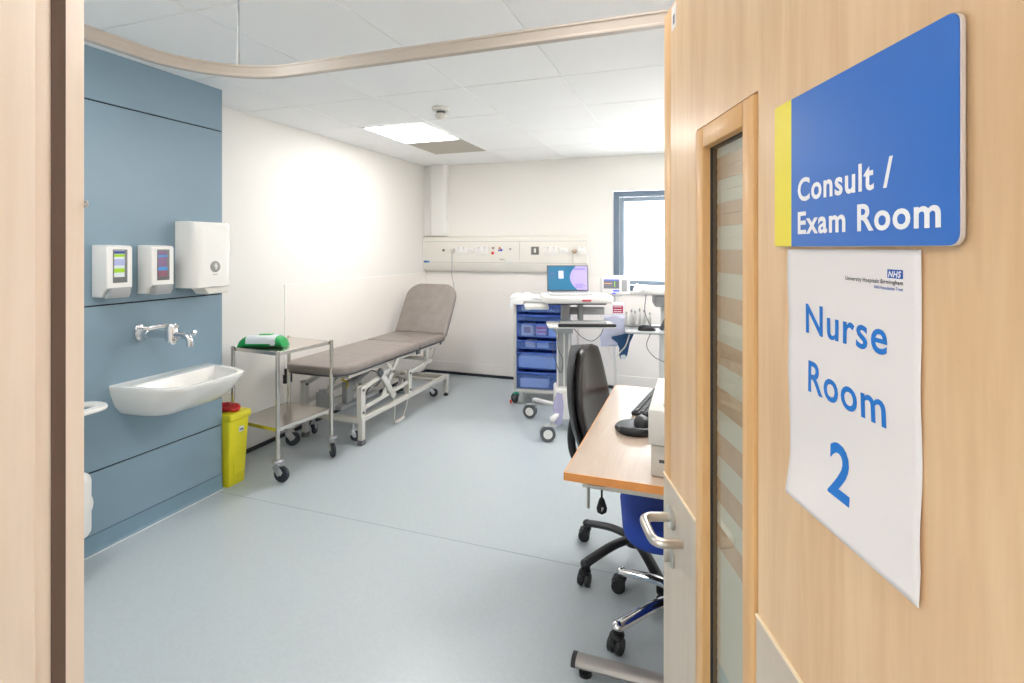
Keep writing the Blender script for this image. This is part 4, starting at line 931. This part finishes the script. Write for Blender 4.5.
# ---------------------------------------------------------------- swivel chairs
def star_base(parent,cx,cy,angs,rad,m,hubm,tip=.085,hubz=.12,rw=.028,thick=.023,cast_head=None):
    for k,a in enumerate(angs):
        a=R(a); ex,ey=cx+rad*math.cos(a),cy+rad*math.sin(a)
        b=MB()
        P=[(cx+.02*math.cos(a),cy+.02*math.sin(a),hubz),(cx+rad*.45*math.cos(a),cy+rad*.45*math.sin(a),hubz-.004),(cx+rad*.85*math.cos(a),cy+rad*.85*math.sin(a),tip+.012),(ex,ey,tip)]
        pr_=[(thick*1.05*math.cos(q_),thick*.62*math.sin(q_)) for q_ in [2*PI*j/12 for j in range(12)]]
        b.tube(P,1,sm=5,prof=pr_); b.ball((ex,ey,tip),thick*1.0,(1,1,.75)); b.build('base_arm',m,parent)
        castor(parent,ex,ey,rw,tip,a+(.6 if cast_head is None else cast_head[k]),twin=True,fork_m=blk_pl,tyre_m=blk_pl,hub=blk_pl)
    b=MB(); b.lathe([(0,0),(.038,0),(.042,.02),(.040,.05),(.028,.07),(0,.07)],(cx,cy,hubz-.03)); b.build('base_hub',m,parent)
    b=MB(); b.cyl((cx,cy,hubz),(cx,cy,.30),.026); b.cyl((cx,cy,.28),(cx,cy,.41),.016); b.build('gas_lift',hubm,parent)
hx,hy=-.27,2.42
c1=thing('office_chair',(hx,hy,0),'black-backed swivel chair with black star base at the desk','chair')
star_base(c1,hx,hy,[152,228,300,12,80],.27,blk_pl,blk_pl,hubz=.125)
b=MB(); b.slab(rr(.44,.44,.10,n=6),.07,.03,Matrix.Translation((hx+.02,hy+.0,.475))@Matrix.Rotation(R(-12),4,'Z')); b.build('seat',blk_leather,c1)
b=MB(); b.slab(rr(.22,.16,.02),.05,.01,Matrix.Translation((hx,hy,.420))@Matrix.Rotation(R(-12),4,'Z')); b.build('mechanism',blk_pl,c1)
# backrest: curved tall pad
BM=Matrix.Translation((-.535,2.535,.700))@Matrix.Rotation(R(-10),4,'Z')@Matrix.Rotation(R(-9),4,'Y')
def back_loft(x_in,x_out,name,m,kw):
    b=MB(BM); rings=[]
    n_=20
    for k in range(n_+1):
        u=-1+2*k/n_; z_=u*.262
        hw=.190*(1-.30*max(0,u)-.36*max(0,u)**3)*(1-max(0,-u)**3*.35)*kw
        if abs(u)>.9: hw*=(1-((abs(u)-.9)/.1)**2)**.5*.96+.04
        cv=-.03*(1-u*u)+.018*u  # lumbar curve
        ring_=[]
        for j in range(24):
            a=2*PI*j/24; cy_=math.copysign(abs(math.cos(a))**.75,math.cos(a)); sx_=math.sin(a)
            thk=(x_out-x_in)/2*(1-.35*abs(u)**3)
            wrap=.05*(cy_**2)
            ring_.append((( x_in+x_out)/2+thk*sx_-cv*0+ .02*u*u + wrap, cy_*hw, z_))
        rings.append(ring_)
    b.loft(rings); return b.build(name,m,c1,ang=60)
back_loft(-.012,.055,'backrest_pad',blk_leather,1.0)
back_loft(-.045,.005,'backrest_shell',mat('dark_grey_shell',(66,68,72),.45,bump=.3,bscale=60),1.02)
b=MB(); b.tube([(-.57,2.53,.62),(-.585,2.53,.50),(-.56,2.52,.41),(-.48,2.49,.395),(-.34,2.44,.405)],[.02]*5,sm=5,n=10); b.build('back_bar',blk_pl,c1)
b=MB(); b.cyl((-.475,2.40,.235),(-.475,2.40,.335),.0075); b.bb((-.50,2.38,.335),(-.38,2.43,.350),bev=.004); b.build('tilt_rod',satin,c1)
b=MB(); b.cyl((-.405,2.36,.345),(-.405,2.36,.29),.005); b.slab([(0,.055),(.012,.04),(.024,.0),(.020,-.02),(0,-.030),(-.020,-.02),(-.024,.0),(-.012,.04)],.012,.004,XZ(-.405,2.36,.265,R(18))); pd=b.build('lever_paddle',blk_pl,c1)
b=MB(); q_=XZ(-.4035,2.3525,.262,R(18)); b.box((0,0,0),(.003,.018,.001)); b.box((.005,.003,0),(.003,.010,.001)); b.bm.transform(q_); b.build('paddle_mark',print_white,pd)
h2x,h2y=-.030,2.075
c3=thing('office_chair',(h2x,h2y,0),'blue-seated swivel chair with polished chrome star base under the desk','chair')
star_base(c3,h2x,h2y,[152,218,290,0,72],.30,chrome,blk_pl,hubz=.130,rw=.029,thick=.024,tip=.085)
b=MB(); b.slab(rr(.47,.46,.12,n=7),.085,.04,Matrix.Translation((h2x-.01,h2y-.02,.44))@Matrix.Rotation(R(10),4,'Z')); b.build('seat',seat_blue,c3)
b=MB(); b.slab(rr(.24,.2,.02),.05,.01,Matrix.Translation((h2x,h2y,.375))); b.build('mechanism',blk_pl,c3)
b=MB(); b.tube([(h2x+.1,h2y,.38),(h2x+.26,h2y,.40),(h2x+.30,h2y,.52),(h2x+.29,h2y,.66)],.018,sm=5,n=10); b.build('back_bar',blk_pl,c3)
b=MB(); b.slab(rr(.36,.14,.05,n=6),.05,.02,YZ(h2x+.27,h2y,.615)); b.build('backrest',seat_blue,c3)

# ---------------------------------------------------------------- light and camera
wd=bpy.data.worlds.new('sky'); scene.world=wd; wd.use_nodes=True
nt=wd.node_tree; bg=nt.nodes['Background']; bg.inputs['Color'].default_value=(.985,.99,1,1); bg.inputs['Strength'].default_value=6.2
def area(name,loc,sx,sy,e,col=(1,.98,.95),rot=(0,0,0)):
    ld=bpy.data.lights.new(name,'AREA'); ld.shape='RECTANGLE'; ld.size=sx; ld.size_y=sy; ld.energy=e; ld.color=col
    o=bpy.data.objects.new(name,ld); COL.objects.link(o); o.location=loc; o.rotation_euler=rot; return o
def portal(name,loc,sx,sy,rot):
    o=area(name,loc,sx,sy,1,rot=rot); o.data.cycles.is_portal=True
portal('window_portal',((WX0+WX1)/2,YB+.09,(WZ0+WZ1)/2),WX1-WX0,WZ1-WZ0,(-PI/2,0,0))
portal('fill_window_portal',(-1.26,-2.38,1.55),.68,.9,(PI/2,0,0))  # portal for sky light through the added corridor opening
cam=bpy.data.cameras.new('camera'); co=bpy.data.objects.new('camera',cam); COL.objects.link(co)
cam.sensor_width=36; cam.sensor_fit='HORIZONTAL'; cam.lens=522/1024*36
co.location=(0,0,1.44); co.rotation_euler=(PI/2,0,T)
cam.shift_y=-(341.5-248)/1024
cam.clip_start=.02
scene.camera=co
scene.view_settings.view_transform='Standard'; scene.view_settings.look='None'; scene.view_settings.gamma=1; scene.view_settings.use_curve_mapping=False
scene.view_settings.exposure=.9
scene.cycles.use_denoising=True
scene.cycles.max_bounces=10; scene.cycles.diffuse_bounces=6; scene.cycles.transparent_max_bounces=16
scene.cycles.sample_clamp_indirect=8
scene.cycles.caustics_reflective=False; scene.cycles.caustics_refractive=False
